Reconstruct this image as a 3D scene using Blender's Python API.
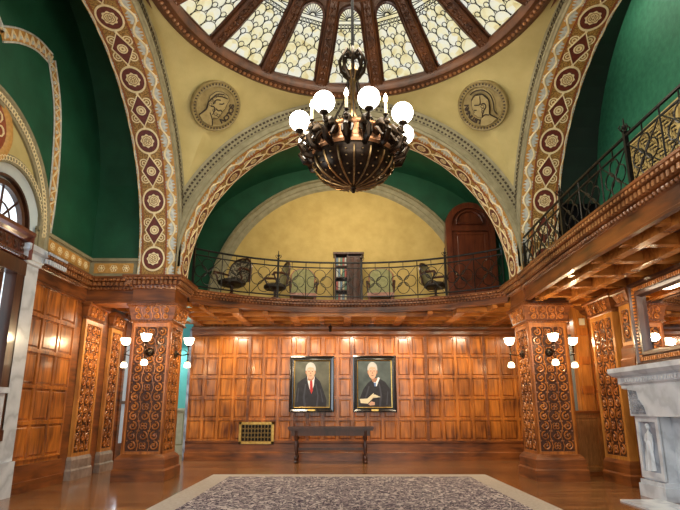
import bpy, math, random
from mathutils import Vector, Matrix
PI = math.pi
random.seed(7)
SC = bpy.context.scene
COL = SC.collection
for o in list(bpy.data.objects):
    bpy.data.objects.remove(o)

# ------------------------------------------------------------------ camera, exposure, world, large lights
cd = bpy.data.cameras.new('camera')
cd.sensor_width = 36.0
cd.lens = 530.0 / 680.0 * 36.0
cd.shift_y = 25.0 / 680.0
cd.clip_start = 0.05
cam = bpy.data.objects.new('camera', cd)
cam.location = (-0.18, -6.615, 1.25)
cam.rotation_euler = (PI / 2 + 0.238, 0, 0)
COL.objects.link(cam)
SC.camera = cam
SC.view_settings.view_transform = 'Standard'
SC.view_settings.look = 'None'
SC.view_settings.gamma = 1.0
SC.view_settings.use_curve_mapping = False
SC.view_settings.exposure = 0.22

w = bpy.data.worlds.new('world')
SC.world = w
w.use_nodes = True
w.node_tree.nodes['Background'].inputs[0].default_value = (0.62, 0.78, 1.0, 1)
w.node_tree.nodes['Background'].inputs[1].default_value = 1.1


def area(name, loc, rot, sx, sy, power, color, spread=PI):
    l = bpy.data.lights.new(name, 'AREA')
    l.shape = 'RECTANGLE'
    l.size = sx
    l.size_y = sy
    l.energy = power
    l.color = color
    l.spread = spread
    o = bpy.data.objects.new(name, l)
    o.location = loc
    o.rotation_euler = rot
    COL.objects.link(o)
    return o


def point(name, loc, power, color, rad=0.08):
    l = bpy.data.lights.new(name, 'POINT')
    l.energy = power
    l.color = color
    l.shadow_soft_size = rad
    o = bpy.data.objects.new(name, l)
    o.location = loc
    COL.objects.link(o)
    return o


# added fill from behind the camera; daylight from the left wall's tall window
area('front_fill_light', (0, -8.7, 2.9), (PI / 2, 0, 0), 7.5, 3.6, 235, (1.0, 0.90, 0.76))
area('left_window_light', (-4.98, 0.0, 2.6), (0, -PI / 2, 0), 2.6, 2.0, 70, (0.72, 0.86, 1.0))
area('right_gallery_fill', (4.3, 0.2, 8.3), (0, math.radians(-25), 0), 0.6, 3.4, 42, (1.0, 0.93, 0.8))  # added fill that brightens the green wall of the right gallery
# daylight through the dome glass
area('dome_light', (0, 0, 7.95), (0, 0, 0), 2.6, 2.6, 210, (1.0, 0.92, 0.76))
# lamps of the gallery room behind the railing, hidden up in the vault
area('gallery_lamp_light', (0, 4.75, 6.95), (math.radians(38), 0, 0), 3.4, 0.4, 95, (1.0, 0.86, 0.6))
# recessed lamps in the low ceilings under the galleries
for i, x in enumerate((-2.9, -1.35, 0.1, 1.6, 3.1)):
    area('ceiling_lamp_light', (x, 6.5, 3.12), (math.radians(12), 0, 0), 0.35, 0.2, 22, (1.0, 0.83, 0.58))
for x in (-2.6, -0.9, 0.9, 2.6):  # added fill points, no fixtures, to brighten the beams under the gallery
    point('gallery_underside_fill', (x, 6.05, 2.95), 5.5, (1.0, 0.82, 0.56), 0.10)
area('side_ceiling_lamp_light', (4.1, 0.9, 3.2), (0, 0, 0), 0.3, 2.4, 26, (1.0, 0.85, 0.62))
area('side_ceiling_lamp_light', (4.6, 5.6, 3.15), (0, 0, 0), 0.5, 0.8, 22, (1.0, 0.85, 0.62))
area('passage_window_light', (-5.0, 5.95, 1.9), (0, -PI / 2, 0), 2.2, 0.9, 36, (0.7, 0.85, 1.0))
area('passage_ceiling_light', (-4.5, 5.0, 3.15), (0, 0, 0), 0.3, 0.9, 22, (1.0, 0.85, 0.62))
area('side_room_light', (-5.2, 8.4, 3.0), (0, 0, 0), 1.6, 0.8, 34, (0.9, 0.95, 1.0))


# ------------------------------------------------------------------ materials
MATS = {}


def _new(name):
    m = bpy.data.materials.new(name)
    m.use_nodes = True
    MATS[name] = m
    return m, m.node_tree, m.node_tree.nodes['Principled BSDF']


def setp(b, **k):
    for a, v in k.items():
        n = {'rough': 'Roughness', 'metal': 'Metallic', 'coat': 'Coat Weight', 'coatr': 'Coat Roughness',
             'spec': 'Specular IOR Level', 'es': 'Emission Strength'}[a]
        b.inputs[n].default_value = v


def col(c):
    return (c[0], c[1], c[2], 1)


def noise_mat(name, c1, c2, scale=4.0, stretch=(1, 1, 1), rough=0.6, metal=0.0, bump=0.0, coat=0.0, detail=4.0, lo=0.3, hi=0.7, bscale=None):
    m, nt, b = _new(name)
    tc = nt.nodes.new('ShaderNodeTexCoord')
    mp = nt.nodes.new('ShaderNodeMapping')
    mp.inputs['Scale'].default_value = stretch
    nz = nt.nodes.new('ShaderNodeTexNoise')
    nz.inputs['Scale'].default_value = scale
    nz.inputs['Detail'].default_value = detail
    cr = nt.nodes.new('ShaderNodeValToRGB')
    cr.color_ramp.elements[0].position = lo
    cr.color_ramp.elements[1].position = hi
    cr.color_ramp.elements[0].color = col(c1)
    cr.color_ramp.elements[1].color = col(c2)
    L = nt.links.new
    L(tc.outputs['Object'], mp.inputs[0])
    L(mp.outputs[0], nz.inputs['Vector'])
    L(nz.outputs['Fac'], cr.inputs[0])
    L(cr.outputs[0], b.inputs['Base Color'])
    setp(b, rough=rough, metal=metal, coat=coat, coatr=0.12)
    if bump:
        bp = nt.nodes.new('ShaderNodeBump')
        bp.inputs['Strength'].default_value = bump
        bp.inputs['Distance'].default_value = 0.02
        if bscale:
            n2 = nt.nodes.new('ShaderNodeTexNoise')
            n2.inputs['Scale'].default_value = bscale
            n2.inputs['Detail'].default_value = 5
            L(tc.outputs['Object'], n2.inputs['Vector'])
            L(n2.outputs['Fac'], bp.inputs['Height'])
        else:
            L(nz.outputs['Fac'], bp.inputs['Height'])
        L(bp.outputs[0], b.inputs['Normal'])
    return m


def emit_mat(name, c, s, base=(0.8, 0.8, 0.8)):
    m, nt, b = _new(name)
    b.inputs['Base Color'].default_value = col(base)
    b.inputs['Emission Color'].default_value = col(c)
    setp(b, es=s, rough=0.4)
    return m


def wood(name, dark, light, rough=0.28, coat=0.5, stretch=(9, 9, 1.1), scale=1.6, bump=0.12):
    """grained varnished wood: fine streaks over slow patches of tone"""
    m, nt, b = _new(name)
    L = nt.links.new
    tc = nt.nodes.new('ShaderNodeTexCoord')
    mp = nt.nodes.new('ShaderNodeMapping')
    mp.inputs['Scale'].default_value = stretch
    n1 = nt.nodes.new('ShaderNodeTexNoise')
    n1.inputs['Scale'].default_value = scale
    n1.inputs['Detail'].default_value = 6
    n1.inputs['Distortion'].default_value = 0.6
    n2 = nt.nodes.new('ShaderNodeTexNoise')
    n2.inputs['Scale'].default_value = 1.7
    n2.inputs['Detail'].default_value = 2
    mx = nt.nodes.new('ShaderNodeMath')
    mx.operation = 'MULTIPLY_ADD'
    mx.inputs[1].default_value = 0.55
    m2 = nt.nodes.new('ShaderNodeMath')
    m2.operation = 'MULTIPLY'
    m2.inputs[1].default_value = 0.5
    cr = nt.nodes.new('ShaderNodeValToRGB')
    cr.color_ramp.elements[0].position = 0.36
    cr.color_ramp.elements[1].position = 0.66
    cr.color_ramp.elements[0].color = col(dark)
    cr.color_ramp.elements[1].color = col(light)
    L(tc.outputs['Object'], mp.inputs[0])
    L(mp.outputs[0], n1.inputs['Vector'])
    L(tc.outputs['Object'], n2.inputs['Vector'])
    L(n1.outputs['Fac'], mx.inputs[0])
    L(n2.outputs['Fac'], m2.inputs[0])
    L(m2.outputs[0], mx.inputs[2])
    L(mx.outputs[0], cr.inputs[0])
    L(cr.outputs[0], b.inputs['Base Color'])
    bp = nt.nodes.new('ShaderNodeBump')
    bp.inputs['Strength'].default_value = bump
    bp.inputs['Distance'].default_value = 0.01
    L(n1.outputs['Fac'], bp.inputs['Height'])
    L(bp.outputs[0], b.inputs['Normal'])
    setp(b, rough=rough, coat=coat, coatr=0.1)
    return m


WOOD = wood('panel_wood', (0.080, 0.018, 0.004), (0.56, 0.182, 0.026), rough=0.28, coat=0.25)
WOODT = wood('trim_wood', (0.040, 0.010, 0.003), (0.27, 0.080, 0.015), rough=0.36, coat=0.15, stretch=(1.2, 1.2, 8))
WOODC = wood('carved_wood', (0.16, 0.040, 0.008), (0.62, 0.21, 0.034), rough=0.30, coat=0.2)
BEADW = wood('bead_wood', (0.13, 0.045, 0.015), (0.44, 0.19, 0.07), rough=0.3, coat=0.3)  # trim wood lightened, the sheen on beads and dentils put into the colour
WOODR = wood('shaded_ground_wood', (0.035, 0.010, 0.003), (0.12, 0.036, 0.008), rough=0.6, coat=0.0)  # dark copy of the carved wood: shade behind the scrolls put into colour
WOODH = wood('honey_wood', (0.26, 0.085, 0.014), (0.58, 0.24, 0.042), rough=0.35, coat=0.2)
WOODD = wood('dark_wood', (0.028, 0.009, 0.004), (0.085, 0.026, 0.010), rough=0.35, coat=0.3)
WOODM = wood('mahogany_wood', (0.060, 0.012, 0.005), (0.16, 0.036, 0.012), rough=0.35, coat=0.3)
WOODO = wood('oak_wood', (0.17, 0.066, 0.015), (0.36, 0.16, 0.042), rough=0.4, coat=0.2, stretch=(14, 14, 2.0), scale=3)
DOMEW = wood('dome_wood', (0.030, 0.010, 0.004), (0.15, 0.050, 0.014), rough=0.45, coat=0.1, stretch=(3, 3, 3))
CEILW = wood('ceiling_wood', (0.20, 0.058, 0.012), (0.70, 0.27, 0.055), rough=0.22, coat=0.5, stretch=(1.2, 7, 7))
FLOORM = None


def floor_mat():
    m, nt, b = _new('floor_wood')
    L = nt.links.new
    tc = nt.nodes.new('ShaderNodeTexCoord')
    br = nt.nodes.new('ShaderNodeTexBrick')
    br.inputs['Scale'].default_value = 1.0
    br.inputs['Brick Width'].default_value = 1.3
    br.inputs['Row Height'].default_value = 0.075
    br.inputs['Mortar Size'].default_value = 0.002
    br.inputs['Color1'].default_value = (0.13, 0.052, 0.018, 1)
    br.inputs['Color2'].default_value = (0.30, 0.135, 0.048, 1)
    br.inputs['Mortar'].default_value = (0.04, 0.012, 0.005, 1)
    mp = nt.nodes.new('ShaderNodeMapping')
    mp.inputs['Scale'].default_value = (0.9, 9, 1)
    nz = nt.nodes.new('ShaderNodeTexNoise')
    nz.inputs['Scale'].default_value = 2.0
    nz.inputs['Detail'].default_value = 5
    mx = nt.nodes.new('ShaderNodeMix')
    mx.data_type = 'RGBA'
    mx.blend_type = 'MULTIPLY'
    mx.inputs[0].default_value = 0.75
    cr = nt.nodes.new('ShaderNodeValToRGB')
    cr.color_ramp.elements[0].color = (0.22, 0.2, 0.2, 1)
    cr.color_ramp.elements[1].color = (1.6, 1.55, 1.5, 1)
    cr.color_ramp.elements[0].position = 0.3
    cr.color_ramp.elements[1].position = 0.7
    L(tc.outputs['Object'], br.inputs['Vector'])
    L(tc.outputs['Object'], mp.inputs[0])
    L(mp.outputs[0], nz.inputs['Vector'])
    L(nz.outputs['Fac'], cr.inputs[0])
    L(br.outputs['Color'], mx.inputs[6])
    L(cr.outputs[0], mx.inputs[7])
    L(mx.outputs[2], b.inputs['Base Color'])
    n3 = nt.nodes.new('ShaderNodeTexNoise')
    n3.inputs['Scale'].default_value = 7
    bp = nt.nodes.new('ShaderNodeBump')
    bp.inputs['Strength'].default_value = 0.25
    bp.inputs['Distance'].default_value = 0.01
    L(tc.outputs['Object'], n3.inputs['Vector'])
    L(n3.outputs['Fac'], bp.inputs['Height'])
    L(bp.outputs[0], b.inputs['Normal'])
    setp(b, rough=0.20, coat=0.25, coatr=0.10)
    return m


FLOORM = floor_mat()
PLASTER = noise_mat('yellow_plaster', (0.46, 0.375, 0.145), (0.54, 0.445, 0.185), 3.0, rough=0.75, bump=0.15, bscale=40)
LUNETTE = noise_mat('ochre_plaster', (0.47, 0.33, 0.10), (0.57, 0.41, 0.14), 3.5, rough=0.8, bump=0.3, bscale=25)
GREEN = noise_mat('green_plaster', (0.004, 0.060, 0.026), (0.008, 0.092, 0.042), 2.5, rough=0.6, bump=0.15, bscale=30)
DARKG = noise_mat('shadow_green_plaster', (0.0015, 0.012, 0.006), (0.002, 0.020, 0.010), 3.0)  # near-black green: shade under the right vault put into the colour
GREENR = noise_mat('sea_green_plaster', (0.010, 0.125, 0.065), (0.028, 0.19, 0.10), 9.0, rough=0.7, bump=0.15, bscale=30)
TEAL = noise_mat('teal_plaster', (0.10, 0.42, 0.36), (0.13, 0.50, 0.43), 3, rough=0.7)
GREY = noise_mat('grey_moulding', (0.22, 0.195, 0.11), (0.31, 0.275, 0.165), 8, rough=0.6)
GREYL = noise_mat('pale_moulding', (0.46, 0.42, 0.27), (0.58, 0.53, 0.36), 8, rough=0.6)
DOT = noise_mat('dark_dot', (0.03, 0.02, 0.01), (0.05, 0.03, 0.015), 8)
ORANGE = noise_mat('gold_orange_paint', (0.44, 0.22, 0.045), (0.60, 0.32, 0.08), 20, rough=0.55)
BRONZEP = noise_mat('gold_brown_paint', (0.19, 0.095, 0.020), (0.46, 0.26, 0.065), 45, rough=0.55, lo=0.42, hi=0.58)
CREAM = noise_mat('cream_paint', (0.80, 0.66, 0.36), (0.92, 0.80, 0.52), 12, rough=0.6)
GILT = noise_mat('gilt_paint', (0.52, 0.38, 0.13), (0.68, 0.52, 0.22), 12, rough=0.5)
STONEB = noise_mat('tan_stone', (0.20, 0.15, 0.12), (0.34, 0.27, 0.23), 6, rough=0.25)
SILVER = noise_mat('silver_grey_paint', (0.42, 0.44, 0.40), (0.72, 0.73, 0.66), 14, rough=0.55)
MAROON = noise_mat('maroon_paint', (0.10, 0.016, 0.010), (0.16, 0.030, 0.016), 20, rough=0.5)
RED = noise_mat('red_brown_paint', (0.24, 0.05, 0.02), (0.32, 0.08, 0.03), 20, rough=0.5)
OLIVE = noise_mat('medallion_plaster', (0.20, 0.145, 0.05), (0.31, 0.235, 0.09), 10, rough=0.5)
OLIVEL = noise_mat('medallion_relief', (0.28, 0.21, 0.08), (0.38, 0.30, 0.13), 12, rough=0.45)
MARBLE = None


def marble(name, a, b_, vein):
    m, nt, b = _new(name)
    L = nt.links.new
    tc = nt.nodes.new('ShaderNodeTexCoord')
    mp = nt.nodes.new('ShaderNodeMapping')
    mp.inputs['Rotation'].default_value = (0.6, 0.4, 0.5)
    wv = nt.nodes.new('ShaderNodeTexWave')
    wv.inputs['Scale'].default_value = 1.3
    wv.inputs['Distortion'].default_value = 9
    wv.inputs['Detail'].default_value = 5
    wv.inputs['Detail Scale'].default_value = 1.6
    cr = nt.nodes.new('ShaderNodeValToRGB')
    e = cr.color_ramp.elements
    e[0].position = 0.0
    e[0].color = col(vein)
    e[1].position = 0.22
    e[1].color = col(a)
    x = e.new(1.0)
    x.color = col(b_)
    L(tc.outputs['Object'], mp.inputs[0])
    L(mp.outputs[0], wv.inputs['Vector'])
    L(wv.outputs['Fac'], cr.inputs[0])
    L(cr.outputs[0], b.inputs['Base Color'])
    setp(b, rough=0.25, coat=0.3)
    return m


MARBLE = marble('white_marble', (0.52, 0.57, 0.63), (0.60, 0.65, 0.71), (0.44, 0.48, 0.54))
MARBLEM = marble('blue_grey_marble', (0.24, 0.29, 0.36), (0.30, 0.35, 0.43), (0.18, 0.21, 0.27))
MARBLEG = marble('grey_marble', (0.22, 0.25, 0.30), (0.30, 0.34, 0.40), (0.14, 0.16, 0.2))
REVEAL = noise_mat('window_reveal', (0.50, 0.60, 0.62), (0.62, 0.70, 0.70), 3, rough=0.5)
IRON = noise_mat('black_iron', (0.012, 0.011, 0.010), (0.03, 0.027, 0.024), 20, rough=0.35, metal=0.6)
BRONZE = noise_mat('dark_bronze', (0.018, 0.013, 0.010), (0.06, 0.04, 0.025), 14, rough=0.28, metal=0.9)
GOLDM = noise_mat('antique_gold', (0.20, 0.12, 0.05), (0.55, 0.36, 0.16), 16, rough=0.28, metal=0.95)
COPPER = noise_mat('copper_band', (0.30, 0.13, 0.06), (0.50, 0.25, 0.12), 6, rough=0.35, metal=0.9)
BRASS = noise_mat('brass', (0.45, 0.28, 0.07), (0.70, 0.48, 0.15), 20, rough=0.3, metal=0.9)
BLACK = noise_mat('black_lacquer', (0.006, 0.006, 0.006), (0.016, 0.015, 0.014), 8, rough=0.2, coat=0.4)
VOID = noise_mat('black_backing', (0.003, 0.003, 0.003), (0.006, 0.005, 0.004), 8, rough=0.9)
LEATHER = noise_mat('patterned_upholstery', (0.05, 0.04, 0.025), (0.42, 0.36, 0.24), 22, rough=0.6, lo=0.42, hi=0.6)
LEATHERD = noise_mat('dark_leather', (0.02, 0.014, 0.010), (0.06, 0.04, 0.025), 14, rough=0.4)
GREENF = noise_mat('sage_upholstery', (0.20, 0.20, 0.085), (0.32, 0.31, 0.15), 14, rough=0.8)
TANF = noise_mat('tan_upholstery', (0.30, 0.26, 0.12), (0.44, 0.38, 0.20), 10, rough=0.7)
PINKW = wood('rose_wood', (0.24, 0.08, 0.05), (0.45, 0.19, 0.13), rough=0.3)
GLOBE = emit_mat('globe_glass', (1.0, 0.93, 0.80), 9.0)
BULB = emit_mat('candle_bulb', (1.0, 0.85, 0.55), 14.0)
SHADE = emit_mat('frosted_shade', (1.0, 0.80, 0.50), 5.0)
SKYG = emit_mat('bright_window_glass', (0.72, 0.88, 1.0), 1.15)
SKYD = emit_mat('dim_window_glass', (0.62, 0.80, 1.0), 0.16, (0.3, 0.35, 0.4))


def flat(name, c, rough=0.6, metal=0.0):
    m, nt, b = _new(name)
    b.inputs['Base Color'].default_value = col(c)
    setp(b, rough=rough, metal=metal)
    return m


def glass_mat():
    m, nt, b = _new('opal_stained_glass')
    L = nt.links.new
    tc = nt.nodes.new('ShaderNodeTexCoord')
    vo = nt.nodes.new('ShaderNodeTexVoronoi')
    vo.inputs['Scale'].default_value = 7.0
    nz = nt.nodes.new('ShaderNodeTexNoise')
    nz.inputs['Scale'].default_value = 9
    sp = nt.nodes.new('ShaderNodeSeparateColor')
    ad = nt.nodes.new('ShaderNodeMath')
    ad.operation = 'MULTIPLY_ADD'
    ad.inputs[1].default_value = 0.6
    ad.inputs[2].default_value = 0.0
    a2 = nt.nodes.new('ShaderNodeMath')
    a2.operation = 'MULTIPLY_ADD'
    a2.inputs[1].default_value = 0.6
    cr = nt.nodes.new('ShaderNodeValToRGB')
    e = cr.color_ramp.elements
    e[0].position = 0.15
    e[0].color = (0.58, 0.45, 0.12, 1)
    e[1].position = 0.9
    e[1].color = (0.80, 0.84, 0.78, 1)
    x = e.new(0.45)
    x.color = (0.84, 0.80, 0.50, 1)
    L(tc.outputs['Object'], vo.inputs['Vector'])
    L(tc.outputs['Object'], nz.inputs['Vector'])
    L(vo.outputs['Color'], sp.inputs[0])
    L(sp.outputs[0], ad.inputs[0])
    L(nz.outputs['Fac'], a2.inputs[0])
    L(ad.outputs[0], a2.inputs[2])
    L(a2.outputs[0], cr.inputs[0])
    L(cr.outputs[0], b.inputs['Emission Color'])
    b.inputs['Base Color'].default_value = (0.3, 0.28, 0.2, 1)
    setp(b, es=0.64, rough=0.3)
    return m


GLASSW = glass_mat()


def rug_mat():
    m, nt, b = _new('patterned_rug')
    L = nt.links.new
    tc = nt.nodes.new('ShaderNodeTexCoord')
    mp = nt.nodes.new('ShaderNodeMapping')
    mp.inputs['Scale'].default_value = (4.2, 3.2, 4.2)
    vo = nt.nodes.new('ShaderNodeTexVoronoi')
    vo.feature = 'DISTANCE_TO_EDGE'
    vo.inputs['Scale'].default_value = 1.4
    nz = nt.nodes.new('ShaderNodeTexNoise')
    nz.inputs['Scale'].default_value = 2.2
    nz.inputs['Distortion'].default_value = 2.5
    nz.inputs['Detail'].default_value = 1
    m1 = nt.nodes.new('ShaderNodeMath')
    m1.operation = 'MULTIPLY'
    m1.inputs[1].default_value = 1.0
    ad = nt.nodes.new('ShaderNodeMath')
    ad.operation = 'ADD'
    cr = nt.nodes.new('ShaderNodeValToRGB')
    cr.color_ramp.interpolation = 'CONSTANT'
    e = cr.color_ramp.elements
    e[0].position = 0
    e[0].color = (0.44, 0.37, 0.34, 1)
    e[1].position = 0.54
    e[1].color = (0.022, 0.010, 0.026, 1)
    x = e.new(0.70)
    x.color = (0.34, 0.27, 0.27, 1)
    y = e.new(0.80)
    y.color = (0.035, 0.018, 0.035, 1)
    L(tc.outputs['Object'], mp.inputs[0])
    L(mp.outputs[0], vo.inputs['Vector'])
    L(mp.outputs[0], nz.inputs['Vector'])
    L(vo.outputs['Distance'], m1.inputs[0])
    L(m1.outputs[0], ad.inputs[0])
    L(nz.outputs['Fac'], ad.inputs[1])
    L(ad.outputs[0], cr.inputs[0])
    L(cr.outputs[0], b.inputs['Base Color'])
    setp(b, rough=0.95)
    return m


RUGM = rug_mat()
RUGB = noise_mat('rug_border', (0.30, 0.25, 0.20), (0.40, 0.34, 0.28), 30, rough=0.95)

# mirror
m_, nt_, b_ = _new('mirror_glass')
b_.inputs['Base Color'].default_value = (0.82, 0.80, 0.78, 1)
setp(b_, metal=1.0, rough=0.02)
MIRROR = m_


# ------------------------------------------------------------------ mesh helpers
OFF = {}


class MB:
    def __init__(self):
        self.v = []
        self.f = []
        self.m = []
        self.cur = 0

    def face(self, pts):
        n = len(self.v)
        self.v.extend([tuple(p) for p in pts])
        self.f.append(tuple(range(n, n + len(pts))))
        self.m.append(self.cur)

    def raw(self, vs, fs):
        n = len(self.v)
        self.v.extend([tuple(p) for p in vs])
        for f in fs:
            self.f.append(tuple(i + n for i in f))
            self.m.append(self.cur)

    def grid(self, rows, closeu=False):
        """rows of equal-length point lists"""
        nr = len(rows)
        nc = len(rows[0])
        n = len(self.v)
        for r in rows:
            self.v.extend([tuple(p) for p in r])
        for i in range(nr - 1):
            for j in range(nc - (0 if closeu else 1)):
                j2 = (j + 1) % nc
                self.f.append((n + i * nc + j, n + i * nc + j2, n + (i + 1) * nc + j2, n + (i + 1) * nc + j))
                self.m.append(self.cur)

    def box(self, a, b):
        x0, y0, z0 = a
        x1, y1, z1 = b
        vs = [(x0, y0, z0), (x1, y0, z0), (x1, y1, z0), (x0, y1, z0), (x0, y0, z1), (x1, y0, z1), (x1, y1, z1), (x0, y1, z1)]
        self.raw(vs, [(3, 2, 1, 0), (4, 5, 6, 7), (0, 1, 5, 4), (1, 2, 6, 5), (2, 3, 7, 6), (3, 0, 4, 7)])

    def fbox(self, o, u, v, n, a, b):
        """box in a frame: o + u*x + v*y + n*z for (x,y,z) between a and b"""
        vs = []
        for z in (a[2], b[2]):
            for x, y in ((a[0], a[1]), (b[0], a[1]), (b[0], b[1]), (a[0], b[1])):
                vs.append(o + u * x + v * y + n * z)
        self.raw(vs, [(3, 2, 1, 0), (4, 5, 6, 7), (0, 1, 5, 4), (1, 2, 6, 5), (2, 3, 7, 6), (3, 0, 4, 7)])

    def tube(self, pts, r, sides=6, closed=False, cap=True):
        pts = [Vector(p) for p in pts]
        n = len(pts)
        rs = r if isinstance(r, (list, tuple)) else [r] * n
        rows = []
        up = None
        for i, p in enumerate(pts):
            if closed:
                d = pts[(i + 1) % n] - pts[i - 1]
            else:
                d = pts[min(i + 1, n - 1)] - pts[max(i - 1, 0)]
            if d.length < 1e-9:
                d = Vector((0, 0, 1))
            d.normalize()
            if up is None:
                up = d.orthogonal().normalized()
            up = (up - d * up.dot(d))
            if up.length < 1e-6:
                up = d.orthogonal()
            up.normalize()
            s = d.cross(up)
            rows.append([p + (up * math.cos(2 * PI * k / sides) + s * math.sin(2 * PI * k / sides)) * rs[i] for k in range(sides)])
        if closed:
            rows.append(rows[0])
        self.grid(rows, closeu=True)
        if cap and not closed:
            self.face(rows[0][::-1])
            self.face(rows[-1])

    def lathe(self, prof, c=(0, 0, 0), n=20, axis='z', cap=True):
        """prof: (r, z)"""
        c = Vector(c)
        rows = []
        for r, z in prof:
            row = []
            for k in range(n):
                a = 2 * PI * k / n
                if axis == 'z':
                    p = Vector((r * math.cos(a), r * math.sin(a), z))
                elif axis == 'y':
                    p = Vector((r * math.cos(a), z, r * math.sin(a)))
                else:
                    p = Vector((z, r * math.cos(a), r * math.sin(a)))
                row.append(c + p)
            rows.append(row)
        self.grid(rows, closeu=True)

    def sphere(self, c, r, n=14, m=8, sc=(1, 1, 1)):
        c = Vector(c)
        rows = []
        for i in range(m + 1):
            t = PI * i / m
            rows.append([c + Vector((r * sc[0] * math.sin(t) * math.cos(2 * PI * k / n), r * sc[1] * math.sin(t) * math.sin(2 * PI * k / n), -r * sc[2] * math.cos(t))) for k in range(n)])
        self.grid(rows, closeu=True)

    def prism(self, o, u, v, n, pts, h0, h1):
        lo = [o + u * x + v * y + n * h0 for x, y in pts]
        hi = [o + u * x + v * y + n * h1 for x, y in pts]
        self.face(hi)
        k = len(pts)
        for i in range(k):
            j = (i + 1) % k
            self.face([lo[i], lo[j], hi[j], hi[i]])

    def build(self, name, mats, parent=None, smooth=False, rel=True):
        if not isinstance(mats, (list, tuple)):
            mats = [mats]
        off = Vector((0, 0, 0))
        if parent is not None and rel:
            off = OFF.get(parent.name, off)
        me = bpy.data.meshes.new(name)
        if off.length > 0:
            vs = [(a - off.x, b - off.y, c - off.z) for a, b, c in self.v]
        else:
            vs = self.v
        me.from_pydata(vs, [], self.f)
        for m in mats:
            me.materials.append(m)
        if len(mats) > 1:
            me.polygons.foreach_set('material_index', self.m)
        if smooth:
            import bmesh
            bm = bmesh.new()
            bm.from_mesh(me)
            bmesh.ops.remove_doubles(bm, verts=bm.verts, dist=0.0004)
            bm.to_mesh(me)
            bm.free()
            me.polygons.foreach_set('use_smooth', [True] * len(me.polygons))
            try:
                me.set_sharp_from_angle(angle=math.radians(40))
            except Exception:
                pass
        me.update()
        o = bpy.data.objects.new(name, me)
        COL.objects.link(o)
        if parent is not None:
            o.parent = parent
            OFF[o.name] = off
        return o


def tag(o, label, cat, group=None):
    o['label'] = label
    o['category'] = cat
    if group:
        o['group'] = group
    return o


def struct(o, label=None):
    o['kind'] = 'structure'
    if label:
        o['label'] = label
    return o


def thing(name, label, cat, loc=(0, 0, 0), rz=0.0, group=None):
    o = bpy.data.objects.new(name, None)
    o.empty_display_size = 0.1
    o.location = loc
    o.rotation_euler = (0, 0, rz)
    COL.objects.link(o)
    tag(o, label, cat, group)
    OFF[o.name] = Vector(loc)
    return o


def dup(root, loc, rz=None, label=None, group=None):
    r = root.copy()
    COL.objects.link(r)
    r.location = loc
    if rz is not None:
        r.rotation_euler = (0, 0, rz)
    if label:
        r['label'] = label
    if group:
        r['group'] = group
    for ch in list(root.children):
        c = ch.copy()
        COL.objects.link(c)
        c.parent = r
        for g in list(ch.children):
            d = g.copy()
            COL.objects.link(d)
            d.parent = c
    return r


def V(*a):
    return Vector(a)


def path_frames(path, closed=False):
    n = len(path)
    out = []
    for i in range(n):
        p = Vector(path[i])
        def nrm(a, b):
            d = (Vector(b) - Vector(a))
            d.normalize()
            return Vector((d.y, -d.x))
        if closed:
            n1 = nrm(path[i - 1], path[i])
            n2 = nrm(path[i], path[(i + 1) % n])
        else:
            n1 = nrm(path[max(i - 1, 0)], path[max(i, 1)])
            n2 = nrm(path[min(i, n - 2)], path[min(i + 1, n - 1)])
        b = n1 + n2
        if b.length < 1e-6:
            b = n1.copy()
        b.normalize()
        k = 1.0 / max(0.4, b.dot(n1))
        out.append((p, b * k))
    return out


def sweep(mb, path, prof, closed=False):
    fr = path_frames(path, closed)
    rows = [[Vector((p.x + b.x * o, p.y + b.y * o, z)) for o, z in prof] for p, b in fr]
    if closed:
        rows.append(rows[0])
    mb.grid(rows)


def along(path, off, spacing, closed=False, phase=0.5):
    """positions, tangents, normals along a path offset sideways"""
    fr = path_frames(path, closed)
    pts = [Vector((p.x + b.x * off, p.y + b.y * off)) for p, b in fr]
    if closed:
        pts.append(pts[0])
    res = []
    for i in range(len(pts) - 1):
        a, b = pts[i], pts[i + 1]
        L = (b - a).length
        if i == 0:
            acc = spacing * phase
        d = (b - a) / max(L, 1e-9)
        while acc < L:
            res.append((a + d * acc, d, Vector((d.y, -d.x))))
            acc += spacing
        acc -= L
    return res


def dentils(mb, path, off, z0, z1, wdt, depth, spacing, closed=False):
    for p, d, n in along(path, off, spacing, closed):
        o = V(p.x, p.y, 0)
        mb.fbox(o, V(d.x, d.y, 0), V(0, 0, 1), V(n.x, n.y, 0), (-wdt / 2, z0, -0.01), (wdt / 2, z1, depth))


def beads(mb, path, off, z, r, spacing, closed=False):
    for p, d, n in along(path, off, spacing, closed):
        mb.sphere((p.x, p.y, z), r, 6, 4)


def entab(path, closed=False, zt=3.72, zb=3.22, name='cornice', parent=None, d=0.0, k=1.0):
    """wooden entablature: crown, dentils, beads, plain frieze; returns parts list"""
    mb = MB()
    sweep(mb, path, [(-0.05, zt), (0.20 + d, zt), (0.20 + d, zt - 0.035 * k), (0.17 + d, zt - 0.05 * k), (0.155 + d, zt - 0.085 * k), (0.10 + d, zt - 0.10 * k), (0.10 + d, zt - 0.175 * k),
                     (0.06 + d, zt - 0.18 * k), (0.045 + d, zt - 0.235 * k), (0.03 + d, zt - 0.25 * k), (0.03 + d, zb + 0.05), (0.05 + d, zb + 0.035), (0.05 + d, zb), (-0.05, zb)], closed)
    dm = MB()
    dentils(dm, path, 0.10 + d, zt - 0.170 * k, zt - 0.105 * k, 0.045, 0.05 * k, 0.085, closed)
    dentils(dm, path, 0.165 + d, zt - 0.085 * k, zt - 0.048 * k, 0.05, 0.03, 0.085, closed)
    beads(dm, path, 0.07 + d, zt - 0.215 * k, 0.028 * k ** 0.4, 0.075, closed)
    return mb, dm


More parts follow.
